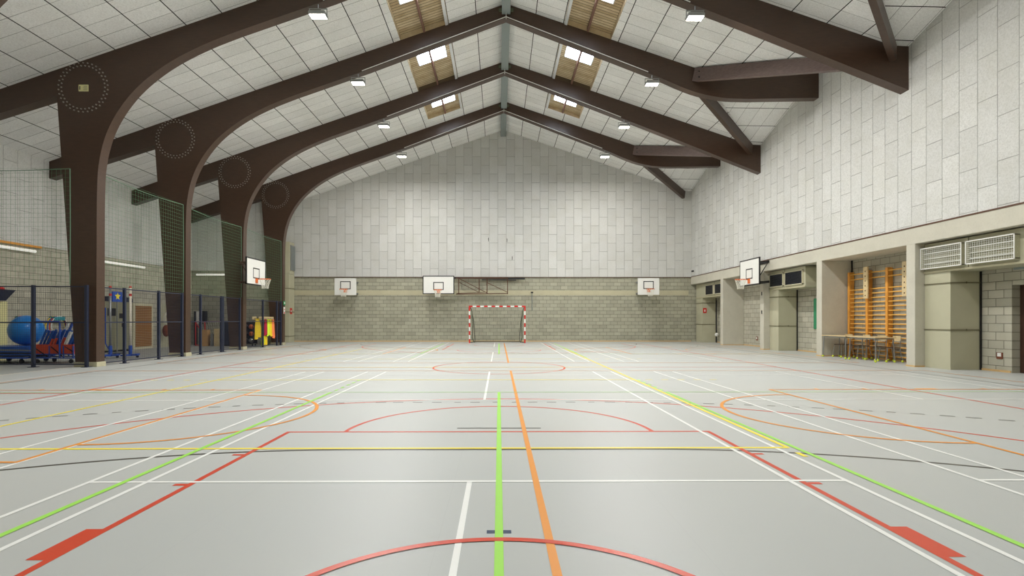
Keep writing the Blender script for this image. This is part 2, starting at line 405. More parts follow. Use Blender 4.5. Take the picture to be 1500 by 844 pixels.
# ------------------------------------------------------------------ walls
w=MB(); w.m=0; w.box(-12.6,XB+.3,YE,YE+.2,0,ZB); w.m=1; w.box(-12.6,XR+.3,YE-.05,YE+.2,ZB,12.9); w.m=2
w.box(-12.6,XR,YE-.055,YE-.01,ZB-.03,ZB)
wall_back=S(w.build('wall_back',[M['block_y'],M['panel_y'],M['rust']]))
w=MB(); w.m=0; w.box(XL-.2,-11.75,YA,YA+.2,0,ZB); w.m=1; w.box(XL-.2,-11.75,YA-.05,YA+.2,ZB,9)
S(w.build('wall_aisle_end',[M['block_y'],M['panel_y']]))
w=MB(); w.m=0; w.box(-12.8,-12.6,YA+.21,YE+.2,0,ZB); w.m=1; w.box(-12.8,-12.55,YA+.21,YE+.2,ZB,9.5)
S(w.build('wall_aisle_return',[M['block_x'],M['panel_x']]))
w=MB(); w.m=0; w.box(XL-.2,XL,YF,YA,0,ZB); w.m=1; w.box(XL-.2,XL+.04,YF,YA,ZB,8); w.m=2; w.box(XL,XL+.06,13,18.3,ZB-.07,ZB)
S(w.build('wall_left',[M['block_x'],M['panel_x'],M['barup']]))
w=MB(); w.m=0
w.box(XB,XB+.2,12.64,YE,0,ZS+.1); w.box(XB,XB+.2,YF,11.55,0,ZS+.1); w.box(XB,XB+.2,11.55,12.64,2.14,ZS+.1)
w.m=1; w.box(XR,XR+.25,YF,YE+.2,ZB,10.6); w.m=2; w.box(XR-.012,XR,YF,YE,ZB-.012,ZB+.025)
S(w.build('wall_right',[M['block_x'],M['panel_x'],M['rust']]))
w=MB(); w.box(XB+.2,XB+.28,11.4,12.8,0,2.3); S(w.build('door_1',M['darkdoor']))
w=MB(); w.box(XL-.2,XB+.3,YF-.2,YF,0,12.9); S(w.build('wall_front',M['block_y']))
w=MB(); w.box(XR,XB+.2,YF,YE,ZS,ZB); S(w.build('concrete_ring_beam',M['conc']))
PY=[1.85,6.0,10.15,14.28,18.43,22.5,26.6]
for y in PY:
    w=MB(); w.box(XR,XB,y,y+.31,0,ZS); S(w.build('concrete_pillar',M['conc'],bevel=.01))
w=MB(); w.box(-12.1,XR-.15,YE-.012,YE,2.75,3.03); S(w.build('trim_1',M['conc2']))
w=MB(); w.box(-12.1,XR,YE-.02,YE,0,.05); S(w.build('baseboard_back',M['skirt']))
w=MB(); w.box(XB-.02,XB,12.66,YE,0,.05); w.box(XR-.02,XR,6,6.31,0,.05)
for y in PY: w.box(XR-.015,XR,y-.01,y+.31,0,.04); w.box(XR,XB,y-.015,y,0,.04)
S(w.build('baseboard_right',M['skirt']))

w=MB(); w.box(XB-.02,XB+.01,18.36,18.43,0,ZS); S(w.build('trim_2',M['black']))
# ------------------------------------------------------------------ ceiling
OL=(-3.5,-1.8); OR=(2.32,3.98)      # skylight openings in X
c=MB()
def strip(x0,x1,y0,y1,z):  # one sheet of sloping ceiling plus its upper skin
    T=.05
    c.add([(x0,y0,z(x0)),(x1,y0,z(x1)),(x1,y1,z(x1)),(x0,y1,z(x0)),(x0,y0,z(x0)+T),(x1,y0,z(x1)+T),(x1,y1,z(x1)+T),(x0,y1,z(x0)+T)],
      [(3,2,1,0),(4,5,6,7),(0,1,5,4),(1,2,6,5),(2,3,7,6),(3,0,4,7)])
strip(XL-.2,OL[0],YF-.2,YE+.2,zl); strip(OL[1],RX,YF-.2,YE+.2,zl); strip(RX,OR[0],YF-.2,YE+.2,zr); strip(OR[1],KX,YF-.2,YE+.2,zr)
ys=[f[0] for f in FR]
openings=[]
for i,y in enumerate(ys):
    y1=y+FT
    for (a,b),z in ((OL,zl),(OR,zr)): strip(a,b,y,y1,z)
    if i+1<len(ys):
        ya,yb=y1,ys[i+1]
        if i==5: yb=25.95
        openings.append((ya,yb))
        if i==5:
            for (a,b),z in ((OL,zl),(OR,zr)): strip(a,b,yb,ys[i+1],z)
for (a,b),z in ((OL,zl),(OR,zr)): strip(a,b,YF-.2,ys[0],z); strip(a,b,ys[-1]+FT,YE+.2,z)
# right-hand cross gables between the low (valley) and raised frames
knots=[(-2.1,0)]+[(f,r) for f,r in FR]+[(31.05,0)]
c.m=0
for (ya,ra),(yb,rb) in zip(knots[:-1],knots[1:]):
    ya2,yb2=ya,yb
    lo,hi=(ya,yb) if rb else (yb,ya)      # lo = valley end, hi = raised end
    up=.0
    V1=(VX,lo,VZ); V2=(XR+.1,lo,VZ-.02); K1=(KX,hi,KZ); K2=(XR+.1,hi,KZ-.05)
    Lo=(KX,lo,KZ)
    c.m=0; c.add([K1,V1,Lo],[(0,1,2)] if rb else [(2,1,0)])
    c.m=1; c.add([K1,K2,V2,V1],[(0,1,2,3)] if rb else [(3,2,1,0)])
    # upper skin
    h=.3
    c.m=0; c.add([(KX,lo,KZ+h),(KX,hi,KZ+h),(XR+.3,hi,KZ+h),(XR+.3,lo,KZ+h)],[(0,1,2,3)])
ceiling=S(c.build('ceiling',[M['ceil'],M['ceil_g']]))
# skylight recesses with boarding and glass
wi=0
DAY=[]
for (ya,yb) in openings:
    y0f=ya-FT
    for (a,b),z,sg in ((OL,zl,-1),(OR,zr,1)):
        wi+=1; H=.16
        g0,g1=y0f+.8,y0f+2.46; mid=(a+b)/2; gx0,gx1=a+.29,b-.27
        q=MB()
        def sheet(x0,x1,u0,u1,off,t=.03):
            q.add([(x0,u0,z(x0)+off),(x1,u0,z(x1)+off),(x1,u1,z(x1)+off),(x0,u1,z(x0)+off),(x0,u0,z(x0)+off+t),(x1,u0,z(x1)+off+t),(x1,u1,z(x1)+off+t),(x0,u1,z(x0)+off+t)],
              [(3,2,1,0),(4,5,6,7),(0,1,5,4),(1,2,6,5),(2,3,7,6),(3,0,4,7)])
        sheet(a,gx0,ya,yb,H); sheet(gx1,b,ya,yb,H); sheet(gx0,gx1,ya,g0,H); sheet(gx0,gx1,g1,yb,H)
        # recess sides
        for xx in (a,b): q.box(xx-.012,xx+.012,ya,yb,z(xx)-.0,z(xx)+H+.03)
        for yy in (ya,yb): q.prism_xz([(a,z(a)),(b,z(b)),(b,z(b)+H+.03),(a,z(a)+H+.03)],yy-.01,yy+.01)
        q.build('skylight_boarding',M['boards'],ceiling)
        q=MB(); sheet(gx0,gx1,g0,g1,H+.03,.01); wo=S(q.build('window_%d'%wi,M['glass']))
        q=MB(); 
        for x0,x1,u0,u1 in ((gx0,gx0+.03,g0,g1),(gx1-.03,gx1,g0,g1),(gx0,gx1,g0,g0+.03),(gx0,gx1,g1-.03,g1)): sheet(x0,x1,u0,u1,H,.12)
        q.build('window_frame',M['trimw'],wo)
        q=MB(); sheet(mid-.03,mid+.03,ya,yb,-.02,.12); q.build('skylight_purlin',M['purp'],ceiling)
        xi=b if sg<0 else a
        q=MB(); x0,x1=(xi-.1,xi) if sg<0 else (xi,xi+.1); sheet(x0,x1,ya,yb,-.035,.06); q.build('skylight_edge_trim',M['trimw'],ceiling)
        DAY.append((mid,(g0+g1)/2,z(mid)+H+.2,gx1-gx0,g1-g0,math.atan(-.35*sg if sg>0 else .35)))
# ridge beam
q=MB(); q.box(RX-.11,RX+.11,YF,YE-.05,RZ-.36,RZ-.07); q.box(RX-.15,RX+.15,YF,YE-.05,RZ-.38,RZ-.36)
S(q.build('ridge_beam',M['ridge']))

# ------------------------------------------------------------------ laminated timber frames
def catmull(P,n=6):
    out=[]
    for i in range(len(P)-1):
        p0=P[max(i-1,0)];p1=P[i];p2=P[i+1];p3=P[min(i+2,len(P)-1)]
        for k in range(n):
            t=k/n; out.append(tuple(.5*((2*p1[j])+(-p0[j]+p2[j])*t+(2*p0[j]-5*p1[j]+4*p2[j]-p3[j])*t*t+(-p0[j]+3*p1[j]-3*p2[j]+p3[j])*t**3) for j in (0,1)))
    out.append(P[-1]); return out
ARCH=[(-7.25,9.23),(-8.0,8.93),(-8.76,8.56),(-9.42,8.14),(-10.02,7.62),(-10.5,7.0),(-10.82,6.35),(-11.0,5.6),(-11.05,4.8),(-11.06,3.5)]
def frame_poly(raised):
    left=[(-11.07,.12),(-11.64,.12),(-11.99,5.23),(-12.15,7.46),(XL+.05,zl(XL)-.58),(XL+.05,zl(XL+.05)),(RX,RZ)]
    if raised: right=[(KX,KZ),(XR,KZ-.05),(XR,9.21)]+catmull([(8.93,9.16),(7.97,9.2),(6.92,9.42),(5.7,9.92)],5)
    else: right=[(VX,VZ),(XR,VZ-.02),(XR,7.69),(6.97,9.43)]
    return left+right+[(RX,RZ-.5),(-4.59,10.17)]+catmull(ARCH,5)
frame_desc={10.35:'raised-gable arched dark timber frame just ahead of the viewer, mostly above the picture',
 14.5:'nearest full arched dark timber frame, with a small pale plate inside its bolt circle',
 18.6:'second arched dark timber frame from the viewer, level beam end at right wall',
 22.75:'third arched dark timber frame, its column beside the left basketball hoop',
 26.9:'farthest arched dark timber frame, next to the rear block wall'}
frames={}
for raised in (0,1):
    q=MB(); P=frame_poly(raised); q.prism_xz(P,0,FT)
    me=q
    frames[raised]=q
bolt_me=None
for (y,raised) in FR:
    F=empty('timber_frame',(-11.35,y,0),0,frame_desc.get(y,'arched dark timber frame behind or above the viewer, out of the picture'),'timber frame','arched timber frames')
    q=MB(); P=[(x+11.35,z) for x,z in frame_poly(raised)]; q.prism_xz(P,0,FT)
    o=q.build('arch_member',M['glulam'],F)
    q=MB(); q.box(-.32,.31,-.02,FT+.02,0,.13); q.build('footing',M['conc2'],F,bevel=.008)
    if y>9:
        for rr,ph in ((.595,0),(.675,.5)):
            for k in range(34):
                a=2*math.pi*(k+ph)/34
                if bolt_me is None:
                    t=MB(); t.tube([(0,-.022,0),(0,.0,0)],.02,8); b0=t.build('bolt',M['bolt'],F); bolt_me=b0.data
                    bo=b0
                else:
                    bo=bpy.data.objects.new('bolt',bolt_me); COL.objects.link(bo); bo.parent=F
                bo.location=(-.07+rr*math.cos(a),-.001,7.68+rr*math.sin(a))
    # conduit along lower edge to lamps
    if y>9:
        for s_ in (-1,1):
            q=MB(); xe=-4.85 if s_<0 else 5.3
            ze=(RZ-.5)+(-4.59-RX)*0 if False else None
            if s_<0: zb=lambda x:10.17+(x+4.59)*(RZ-.5-10.17)/(RX+4.59)
            else:
                x2,z2=(5.7,9.92) if raised else (6.97,9.43)
                zb=lambda x:z2+(x2-x)*(RZ-.5-z2)/(x2-RX)
            q.tube([(RX+11.35,-.02,zb(RX)+.03),(xe+11.35,-.02,zb(xe)+.03)],.014,6); q.build('cable_conduit',M['white'],F)
        q=MB(); q.box(RX+11.35-.26,RX+11.35+.26,-.07,-.003,RZ-.3,RZ-.2); q.build('apex_bracket',M['bracket'],F)
        q=MB(); q.tube([(RX+11.35,-.12,RZ-.36),(RX+11.35,-.12,RZ-.26)],.05,10); q.tube([(RX+11.35,-.1,RZ-.6),(RX+11.35,-.1,RZ-.36)],.012,6); q.build('junction_knob',M['white'],F)
    if y==14.5:
        q=MB(); q.m=0; q.box(-.19,.07,-.02,-.001,7.57,7.75); q.m=1
        for i in range(4): q.box(-.06+(i%2)*.01,.05,-.022,-.019,7.60+i*.035,7.61+i*.035)
        q.box(-.17,-.14,-.022,-.019,7.61,7.71)
        tag(q.build('plate',[M['pyel'],M['bracket']],F),'small pale plate with faint writing')
# valley rafters running from the raised frames down to the low ones
names=[]
vl={(10.35,14.5):'dark diagonal roof timber at top right, ending on the nearest frame',
    (18.6,14.5):'purplish bolted roof timber running from second frame towards the nearest frame',
    (18.6,22.75):'diagonal brown roof timber between second frame and third frame end',
    (26.9,22.75):'purplish bolted roof timber between farthest frame and third frame',
    (26.9,31.05):'short dark diagonal roof timber ending in the far right corner'}
for (ya,yb),lab in vl.items():
    n=-1 if yb<ya else 1
    y0=ya if n<0 else ya+FT; y1=(yb+FT) if n<0 else yb-.02
    if yb==31.05: y1=YE-.06
    A=Vector((KX-.2,y0,KZ-.2)); B=Vector((VX+.0,y1,VZ-.24))
    q=MB(); q.bar(A,B,.16,.44); V=empty('valley_rafter',(0,0,0),0,lab,'roof timber','diagonal roof timbers'); q.build('timber',M['glulam2'] if n<0 else M['glulam'],V)
    if n<0:
        for dz in (-.1,.1):
            q=MB(); d=(B-A).normalized(); p=A+d*.25; q.tube([p+Vector((-.11,-.05,dz)),p+Vector((0,0,dz))],.02,8); q.build('bolt',M['black'],V)

# ------------------------------------------------------------------ floodlights
def make_flood():
    t=empty('floodlight'); 
    q=MB(); q.box(-.23,.23,-.14,.14,-.01,.07); [q.box(-.2,.2,-.12+i*.05,-.11+i*.05,.07,.1) for i in range(5)]; q.build('housing',M['steel'],t,bevel=.008)
    q=MB(); q.box(-.205,.205,-.115,.115,-.02,-.011); q.build('lens',M['lamp'],t)
    q=MB(); q.box(-.25,-.235,-.02,.02,-.0,.2); q.box(.235,.25,-.02,.02,0,.2); q.box(-.25,.25,-.02,.02,.19,.205); q.tube([(0,0,.2),(0,0,.32)],.015,6); q.build('bracket',M['steel'],t)
    return t
fl0=None
ordn={10.35:'frame above the viewer',14.5:'nearest full frame',18.6:'second frame',22.75:'third frame',26.9:'farthest frame'}
LW=float(235)
for (y,raised) in FR:
    for X,side in ((-4.98,'left'),(5.43,'right')):
        o=make_flood() if fl0 is None else copy_tree(fl0)
        if fl0 is None: fl0=o
        o.location=(X,y-.02,9.66)
        tag(o,'lit floodlight under the %s slope of the %s'%(side,ordn.get(y,'frames behind the viewer')),'floodlight','hall floodlights')
        ld=bpy.data.lights.new('flood','AREA'); ld.shape='RECTANGLE'; ld.size=.42; ld.size_y=.24; ld.energy=LW*{2.05:.2,6.2:.6}.get(y,1.0); ld.color=(1,.975,.935)
        lo=bpy.data.objects.new('flood_lamp',ld); COL.objects.link(lo); lo.location=(X,y-.02,9.66-.035)

# ------------------------------------------------------------------ basketball hoops
def hoop(loc,rz,W,H,zb,rimz,arm,label,name='basketball_hoop',sq=(.59,.45),af=.28,bm=None):
    t=empty(name,loc,rz,label,'basketball hoop','basketball hoops')
    q=MB(); q.box(-W/2,W/2,0,.035,zb,zb+H); bd=q.build('backboard',M['white'],t,bevel=.004)
    q=MB(); b=.038 if W>1.5 else .025
    for a in ((-W/2-.01,W/2+.01,zb-.01,zb+b),(-W/2-.01,W/2+.01,zb+H-b,zb+H+.01),(-W/2-.01,-W/2+b,zb,zb+H),(W/2-b,W/2+.01,zb,zb+H)): q.box(a[0],a[1],-.004,.045,a[2],a[3])
    q.build('board_edge',M['black'] if W>1.5 else M['white'],bd)
    s0=rimz+.02; q=MB(); bw=.045
    for a in ((-sq[0]/2,sq[0]/2,s0,s0+bw),(-sq[0]/2,sq[0]/2,s0+sq[1]-bw,s0+sq[1]),(-sq[0]/2,-sq[0]/2+bw,s0,s0+sq[1]),(sq[0]/2-bw,sq[0]/2,s0,s0+sq[1])): q.box(a[0],a[1],-.004,0,a[2],a[3])
    q.build('target_square',M['black'],bd)
    q=MB(); cy=-.15-.225; n=28; q.tube([(.225*math.cos(2*math.pi*k/n),cy+.225*math.sin(2*math.pi*k/n),rimz) for k in range(n)],.013,8,closed=True)
    q.bar((-.06,-.17,rimz-.01),(-.06,0,rimz-.01),.02,.02); q.bar((.06,-.17,rimz-.01),(.06,0,rimz-.01),.02,.02); q.box(-.09,.09,-.03,-.004,rimz-.17,rimz+.03)
    rim=q.build('rim',M['orange'],t)
    q=MB(); N=12; lev=[(.222,0),(.19,.11),(.155,.21),(.135,.31),(.13,.4)]
    for k in range(N):
        for d in (-1,1):
            pts=[]
            for i,(r,dz) in enumerate(lev):
                a=2*math.pi*(k+d*i*.5)/N; pts.append((r*math.cos(a),cy+r*math.sin(a),rimz-dz-.01))
            q.tube(pts,.006,5)
    q.build('hoop_net',M['netw'],rim)
    q=MB()
    for sx in (-W*af,W*af):
        for zz in (zb+.12,zb+H-.15): q.bar((sx,.035,zz),(sx,arm,zz),.05,.05)
        q.bar((sx,.06,zb+.12),(sx,arm-.02,zb+H-.15),.03,.03)
        q.box(sx-.03,sx+.03,.036,.08,zb+.05,zb+H-.05)
    q.box(-W*af-.05,W*af+.05,arm-.04,arm,zb+.07,zb+.17); q.box(-W*af-.05,W*af+.05,arm-.04,arm,zb+H-.2,zb+H-.1)
    q.build('support_bracket',bm or (M['black'] if W>1.5 else M['steel']),t)
    return t
hoop((-8.68,29.7,0),0,1.2,.93,2.70,3.0,1.28,'small white basketball hoop hanging at the left of the rear block wall')
hoop((8.49,29.7,0),0,1.2,.93,2.72,3.02,1.28,'small white basketball hoop hanging at the right of the rear block wall')
hoop((-10.42,22.6,0),R(90),1.75,1.12,2.78,3.04,.62,'large black-edged basketball hoop on the third timber column at left',af=.1,bm=M['glulam'])
hoop((10.8,22.55,0),R(-90),1.75,1.12,2.78,3.03,.6,'large black-edged basketball hoop in front of a concrete pillar at right')
t=hoop((-3.46,30.0,0),0,1.78,1.03,2.77,2.98,.35,'wide basketball hoop mid rear wall, folded aside on a brown truss frame')
# folding truss of the centre hoop
q=MB(); rz=.05
def im(x,y,d=30.35): s=768/d; return ((x-731)/s+3.46,d-30.0,1.295+(468.5-y)/s)
def tb(a,b,d=30.35,r=.032): q.bar(im(*a,d),im(*b,d),r*1.6,r*1.6)
for d in (30.35,30.8):
    tb((668,407.5),(744,407.5),d); tb((668,431),(744,430),d)
for x in (672,713.5,743.5): tb((x,407),(x,431),30.35)
tb((702,409),(702,429),30.8)
tb((672,408),(713,429),30.35,.022); tb((673,414),(701,428),30.8,.022); tb((713,414),(743,428),30.35,.022); tb((669,430),(713,428),30.8,.02)
for x in (672,713.5,743.5):
    for y in (407.5,430.5): q.bar(im(x,y,30.35),im(x,y,30.8),.04,.04)
q.build('folding_truss',M['rust'],t)
q=MB(); q.bar(im(648,407,30.9),im(769,408.5,30.9),.06,.09); q.bar(im(706,410,30.9),im(756,410.5,30.9),.05,.05); q.build('wall_rail',M['black'],t)

# ------------------------------------------------------------------ handball goal
g=empty('handball_goal',(-.1,29.2,0),0,'red and white striped handball goal standing against the rear wall','goal')
def striped(a,b,n,name,first=0):
    a=Vector(a);b=Vector(b);q=MB()
    for i in range(n):
        q.m=(i+first)%2; p=a+(b-a)*(i/n); r=a+(b-a)*((i+1)/n); q.bar(p,r,.08,.08)
    q.build(name,[M['redp'],M['white']],g)
striped((-1.54,0,2.0),(-1.54,0,0),9,'goal_post'); striped((1.54,0,2.0),(1.54,0,0),9,'goal_post')
striped((-1.58,0,2.04),(1.58,0,2.04),15,'crossbar')
q=MB()
for sx in (-1.5,1.5):
    q.tube([(sx,.02,1.98),(sx*.98,.5,1.9),(sx*.9,.95,1.2),(sx*.85,1.05,.03)],.018,6); q.tube([(sx,.02,.03),(sx*.85,1.05,.03)],.018,6)
q.tube([(-1.275,1.05,.03),(1.275,1.05,.03)],.018,6); q.build('back_frame',M['black'],g)
q=MB()
for i in range(27):
    x=-1.3+2.6*i/26
    q.tube([(x*1.14,.03,2.0),(x*1.05,.95,1.2),(x*.98,1.04,.03)],.0024,4,cap=False)
for i in range(14):
    t_=i/13; z=.05+1.15*t_; yy=1.04-.1*t_; q.tube([(-1.3,yy,z),(1.3,yy,z)],.0024,4,cap=False)
    for sx in (-1.5,1.5):
        q.tube([(sx,.03,.05+1.9*t_),(sx*(.87+.03*t_),1.04-.1*t_,.05+1.15*t_)],.005,4,cap=False)
for sx in (-1,1):
    q.tube([(sx*1.42,.1,1.8),(sx*1.36,.14,1.0),(sx*1.4,.2,.3),(sx*1.3,.3,.02)],.03,6)
q.build('goal_net',M['netgoal'],g)

# ------------------------------------------------------------------ right side ducts, fans
def rib(q,x0,x1,y0,y1,z0,z1): pass
def heater(y0,y1,gr,label,mesh,coly,clab):
    t=empty('air_duct_unit',(11.66,y0,0),0,label,'air duct','air duct units in the right wall recesses')
    q=MB(); L_=y1-y0; q.box(0,XB-11.66-.01,0,L_,2.55,3.35); q.build('duct_housing',M['duct'],t,bevel=.012)
    q=MB(); q.box(-.03,.0,0,L_,2.55,2.60); q.build('lower_lip',M['conc2'],t)
    mid=sorted(gr)[0][1]+.07
    for (a,b) in gr:
        a-=y0; b-=y0
        q=MB()
        fr=.018 if mesh else .03
        q.box(-.13 if mesh else -.06,-.0,a,a+fr,2.67,3.22); q.box(-.13 if mesh else -.06,0,b-fr,b,2.67,3.22)
        q.box(-.13 if mesh else -.06,0,a,b,2.67,2.67+fr); q.box(-.13 if mesh else -.06,0,a,b,3.22-fr,3.22)
        go=q.build('grille_frame',M['duct'] if mesh else M['cream'],t)
        if mesh:
            q=MB(); q.box(-.02,-.001,a+.03,b-.03,2.7,3.19); q.build('filter_pad',M['khaki_d'],go)
            q=MB(); n=int((b-a)/.06)
            for i in range(n+1): yy=a+(b-a)*i/n; q.box(-.135,-.129,yy-.0022,yy+.0022,2.67,3.22)
            for i in range(12): zz=2.67+.55*i/11; q.box(-.135,-.129,a,b,zz-.0022,zz+.0022)
            for i in range(3): zz=2.8+.14*i; q.box(-.06,-.05,a,b,zz-.012,zz+.012)
            for yy in (a,b): q.box(-.142,-.13,yy-.012,yy+.012,2.66,3.23)
            for zz in (2.67,3.22): q.box(-.142,-.13,a,b,zz-.012,zz+.012)
            q.build('wire_grid',M['white'],go)
        else:
            q=MB(); q.box(-.02,-.001,a+.03,b-.03,2.7,3.19); q.build('opening',M['black'],go)
            q=MB()
            for i in range(10): zz=2.72+.048*i; q.box(-.045,-.02,a+.03,b-.03,zz,zz+.008)
            q.build('louvre',M['navy'],go)
    q=MB()
    q.box(-.006,.002,mid-y0-.01,mid-y0+.01,2.55,3.35); q.box(-.002,.8,-.004,.0,3.30,3.315); q.build('seam',M['duct_dark'],t)
    # floor duct
    t2=empty('floor_duct',(11.66,coly[0],0),0,clab,'air duct','upright khaki ducts')
    Lc=coly[1]-coly[0]
    q=MB(); D=XB-11.66-.012
    def pyramid(p,n,dep):   # cross-broken panel: corners p[4], raised centre
        cen=sum((Vector(x) for x in p),Vector())/4+Vector(n)*dep; q.add([*p,cen],[(0,1,4),(1,2,4),(2,3,4),(3,0,4)])
    zs=[0.0,1.03,2.25,2.548]
    for a,b in zip(zs[:-1],zs[1:]):
        pyramid([(0,0,a),(D,0,a),(D,0,b),(0,0,b)],(0,-1,0),.016); pyramid([(0,Lc,a),(0,0,a),(0,0,b),(0,Lc,b)],(-1,0,0),.016)
        q.add([(0,Lc,a),(D,Lc,a),(D,Lc,b),(0,Lc,b),(D,0,a),(D,0,b)],[(1,0,3,2),(4,1,2,5)])
    q.add([(0,0,2.548),(D,0,2.548),(D,Lc,2.548),(0,Lc,2.548)],[(0,1,2,3)])
    q.build('duct_casing',M['duct'],t2)
    q=MB(); q.box(D-.035,D+.006,-.03,-.001,0,2.54); q.build('corner_seam',M['black'],t2)
    for z in (1.03,2.25):
        q=MB(); q.box(-.02,D,-.022,-.0,z-.012,z+.012); q.box(-.022,-.0,-.022,Lc,z-.012,z+.012); q.tube([(D*.5,-.03,z-.02),(D*.5,-.03,z+.03)],.012,6)
        q.build('joint_band',M['duct_dark'],t2)
heater(11.35,14.27,[(12.99,14.24),(11.64,12.86)],'khaki duct unit with two white wire grids, nearest in the right wall',True,(13.45,14.27),'upright khaki duct under the two wire grids, nearest on the right')
heater(19.86,22.49,[(21.36,22.46),(19.98,21.24)],'khaki duct unit with two black louvres, beside the right basketball hoop',False,(21.78,22.49),'upright khaki duct beneath black louvres, next to the green board')
heater(26.93,30.9,[(28.35,29.45),(27.1,28.2)],'khaki duct unit with black louvres in the far right corner',False,(29.95,30.9),'upright khaki duct with red sign in the far right corner')
# left corner duct
t=empty('air_duct_unit',(-12.03,30.3,0),0,'khaki box duct high in the rear left corner, with grey louvre','air duct')
q=MB(); q.box(-.5,.0,-.1,.62,3.92,5.78); q.build('duct_housing',M['duct'],t,bevel=.01)
q=MB(); q.box(.0,.05,.0,.6,4.15,5.6); gf=q.build('grille_frame',M['steel'],t)
q=MB()
for i in range(16): q.box(.05,.075,.05,.55,4.2+i*.085,4.235+i*.085)
q.build('louvre',M['ridge'],gf)
t=empty('floor_duct',(-12.1,30.2,0),0,'tall khaki duct beneath the box in the rear left corner','air duct')
q=MB(); q.box(-.48,0,0,.8,0,3.915) ; t.location=(-12.04,30.18,0); 
t.location=(-12.05,30.18,0); q.build('duct_casing',M['duct'],t,bevel=.01)
for z in (.35,1.75,3.1):
    q=MB(); q.box(-.49,.02,-.02,.8,z-.012,z+.012); q.build('joint_band',M['duct_dark'],t)

# ------------------------------------------------------------------ signs & small fixtures
def flatbox(name,x0,x1,y0,y1,z0,z1,mat,label,cat,group=None,extra=None):
    t=empty(name,((x0+x1)/2,(y0+y1)/2,z0),0,label,cat,group); q=MB()
    q.box(x0-t.location.x,x1-t.location.x,y0-t.location.y,y1-t.location.y,0,z1-z0); q.build('panel',mat,t)
    if extra: extra(t)
    return t
def bits(t,lst,mat,name='symbol'):
    q=MB()
    for b in lst: q.box(*b)
    q.build(name,mat,t)
# red sign on the far right duct (near face)
t=flatbox('fire_sign',11.68,11.88,29.915,29.925,1.68,1.96,M['redp'],'red sign with white symbol on the far right duct','sign')
bits(t,[(-.03,.03,-.01,-.006,.07,.2)],M['white'])
t=flatbox('fire_sign',-12.045,-12.035,30.3,30.6,1.62,1.97,M['redp'],'red sign with white symbol on the rear left duct','sign')
bits(t,[(.006,.01,-.06,.06,.12,.22)],M['white'])
t=flatbox('exit_sign',-11.045,-11.03,26.93,27.17,2.05,2.25,M['signg'],'green sign with white symbol on the farthest timber column','sign')
bits(t,[(.008,.012,-.05,.05,.06,.15)],M['white'])
t=flatbox('fire_sign',-11.045,-11.03,26.95,27.12,1.6,1.95,M['white'],'white and red sign below the green one on the farthest timber column','sign')
bits(t,[(.008,.012,-.05,.05,.0,.1),(.008,.012,-.05,.05,.2,.25)],M['redp'])
flatbox('notice_board',12.43,12.46,19.2,20.62,.93,2.13,M['board_g'],'green board on the block wall behind the concrete pillar at right','board')
def plate(t): bits(t,[(-.016,-.012,-.05,.05,.06,.15)],M['white'],'socket_face')
t=flatbox('wall_socket',12.44,12.46,12.86,13.02,.32,.48,M['red_brown'],'white socket in a red-brown frame on the nearest right block wall','socket'); plate(t)
t=flatbox('wall_socket',12.44,12.46,25.12,25.3,.3,.48,M['red_brown'],'small brown-framed socket on the block wall below the right hoop','socket'); plate(t)
flatbox('key_switch',11.385,11.4,22.62,22.68,2.35,2.5,M['black'],'upper small black slot on the pillar beside the right hoop','switch')
flatbox('key_switch',11.385,11.4,22.62,22.68,1.55,1.7,M['black'],'lower small black slot on the pillar beside the right hoop','switch')
flatbox('junction_box',12.41,12.46,12.3,12.55,2.5,2.62,M['ridge'],'small grey box above the dark doorway at far right','box')
t=empty('wall_camera',(11.39,30.6,4.15),0,'tiny black fixture on right panelled wall near the far corner','fixture'); q=MB(); q.tube([(0,0,0),(-.12,0,-.02)],.05,10); q.build('body',M['black'],t)
t=empty('wall_pipe',(1.95,31.0,0),0,'slim capped vertical pipe on the rear wall right of the goal','pipe'); q=MB(); q.tube([(0,0,1.85),(0,0,2.9)],.018,8); q.build('pipe',M['ridge'],t); q=MB(); q.box(-.07,.07,-.03,.03,2.88,2.95); q.build('cap',M['black'],t)
t=empty('drain_fitting',(12.32,29.6,0),0,'white fitting on dark pipe low in the far right recess','fitting'); q=MB(); q.tube([(0,0,0),(0,0,2.4)],.03,8); q.build('pipe',M['black'],t); q=MB(); q.ball((0,-.03,.45),.11,.09,.1,12,8); q.build('fitting_body',M['white'],t)
for (x,z,lab) in ((-.62,6.05,'tiny hook on upper rear wall, left of centre'),(.48,6.0,'tiny hook on upper rear wall, right of centre'),(.78,4.95,'tiny hook low on the panelled rear wall above the goal')):
    t=empty('wall_hook',(x,30.99,z),0,lab,'hook'); q=MB(); q.tube([(0,0,0),(0,-.08,0),(0,-.1,.05)],.015,6); q.tube([(0,0,-.12),(0,0,.1)],.012,6); q.build('hook_body',M['black'],t)

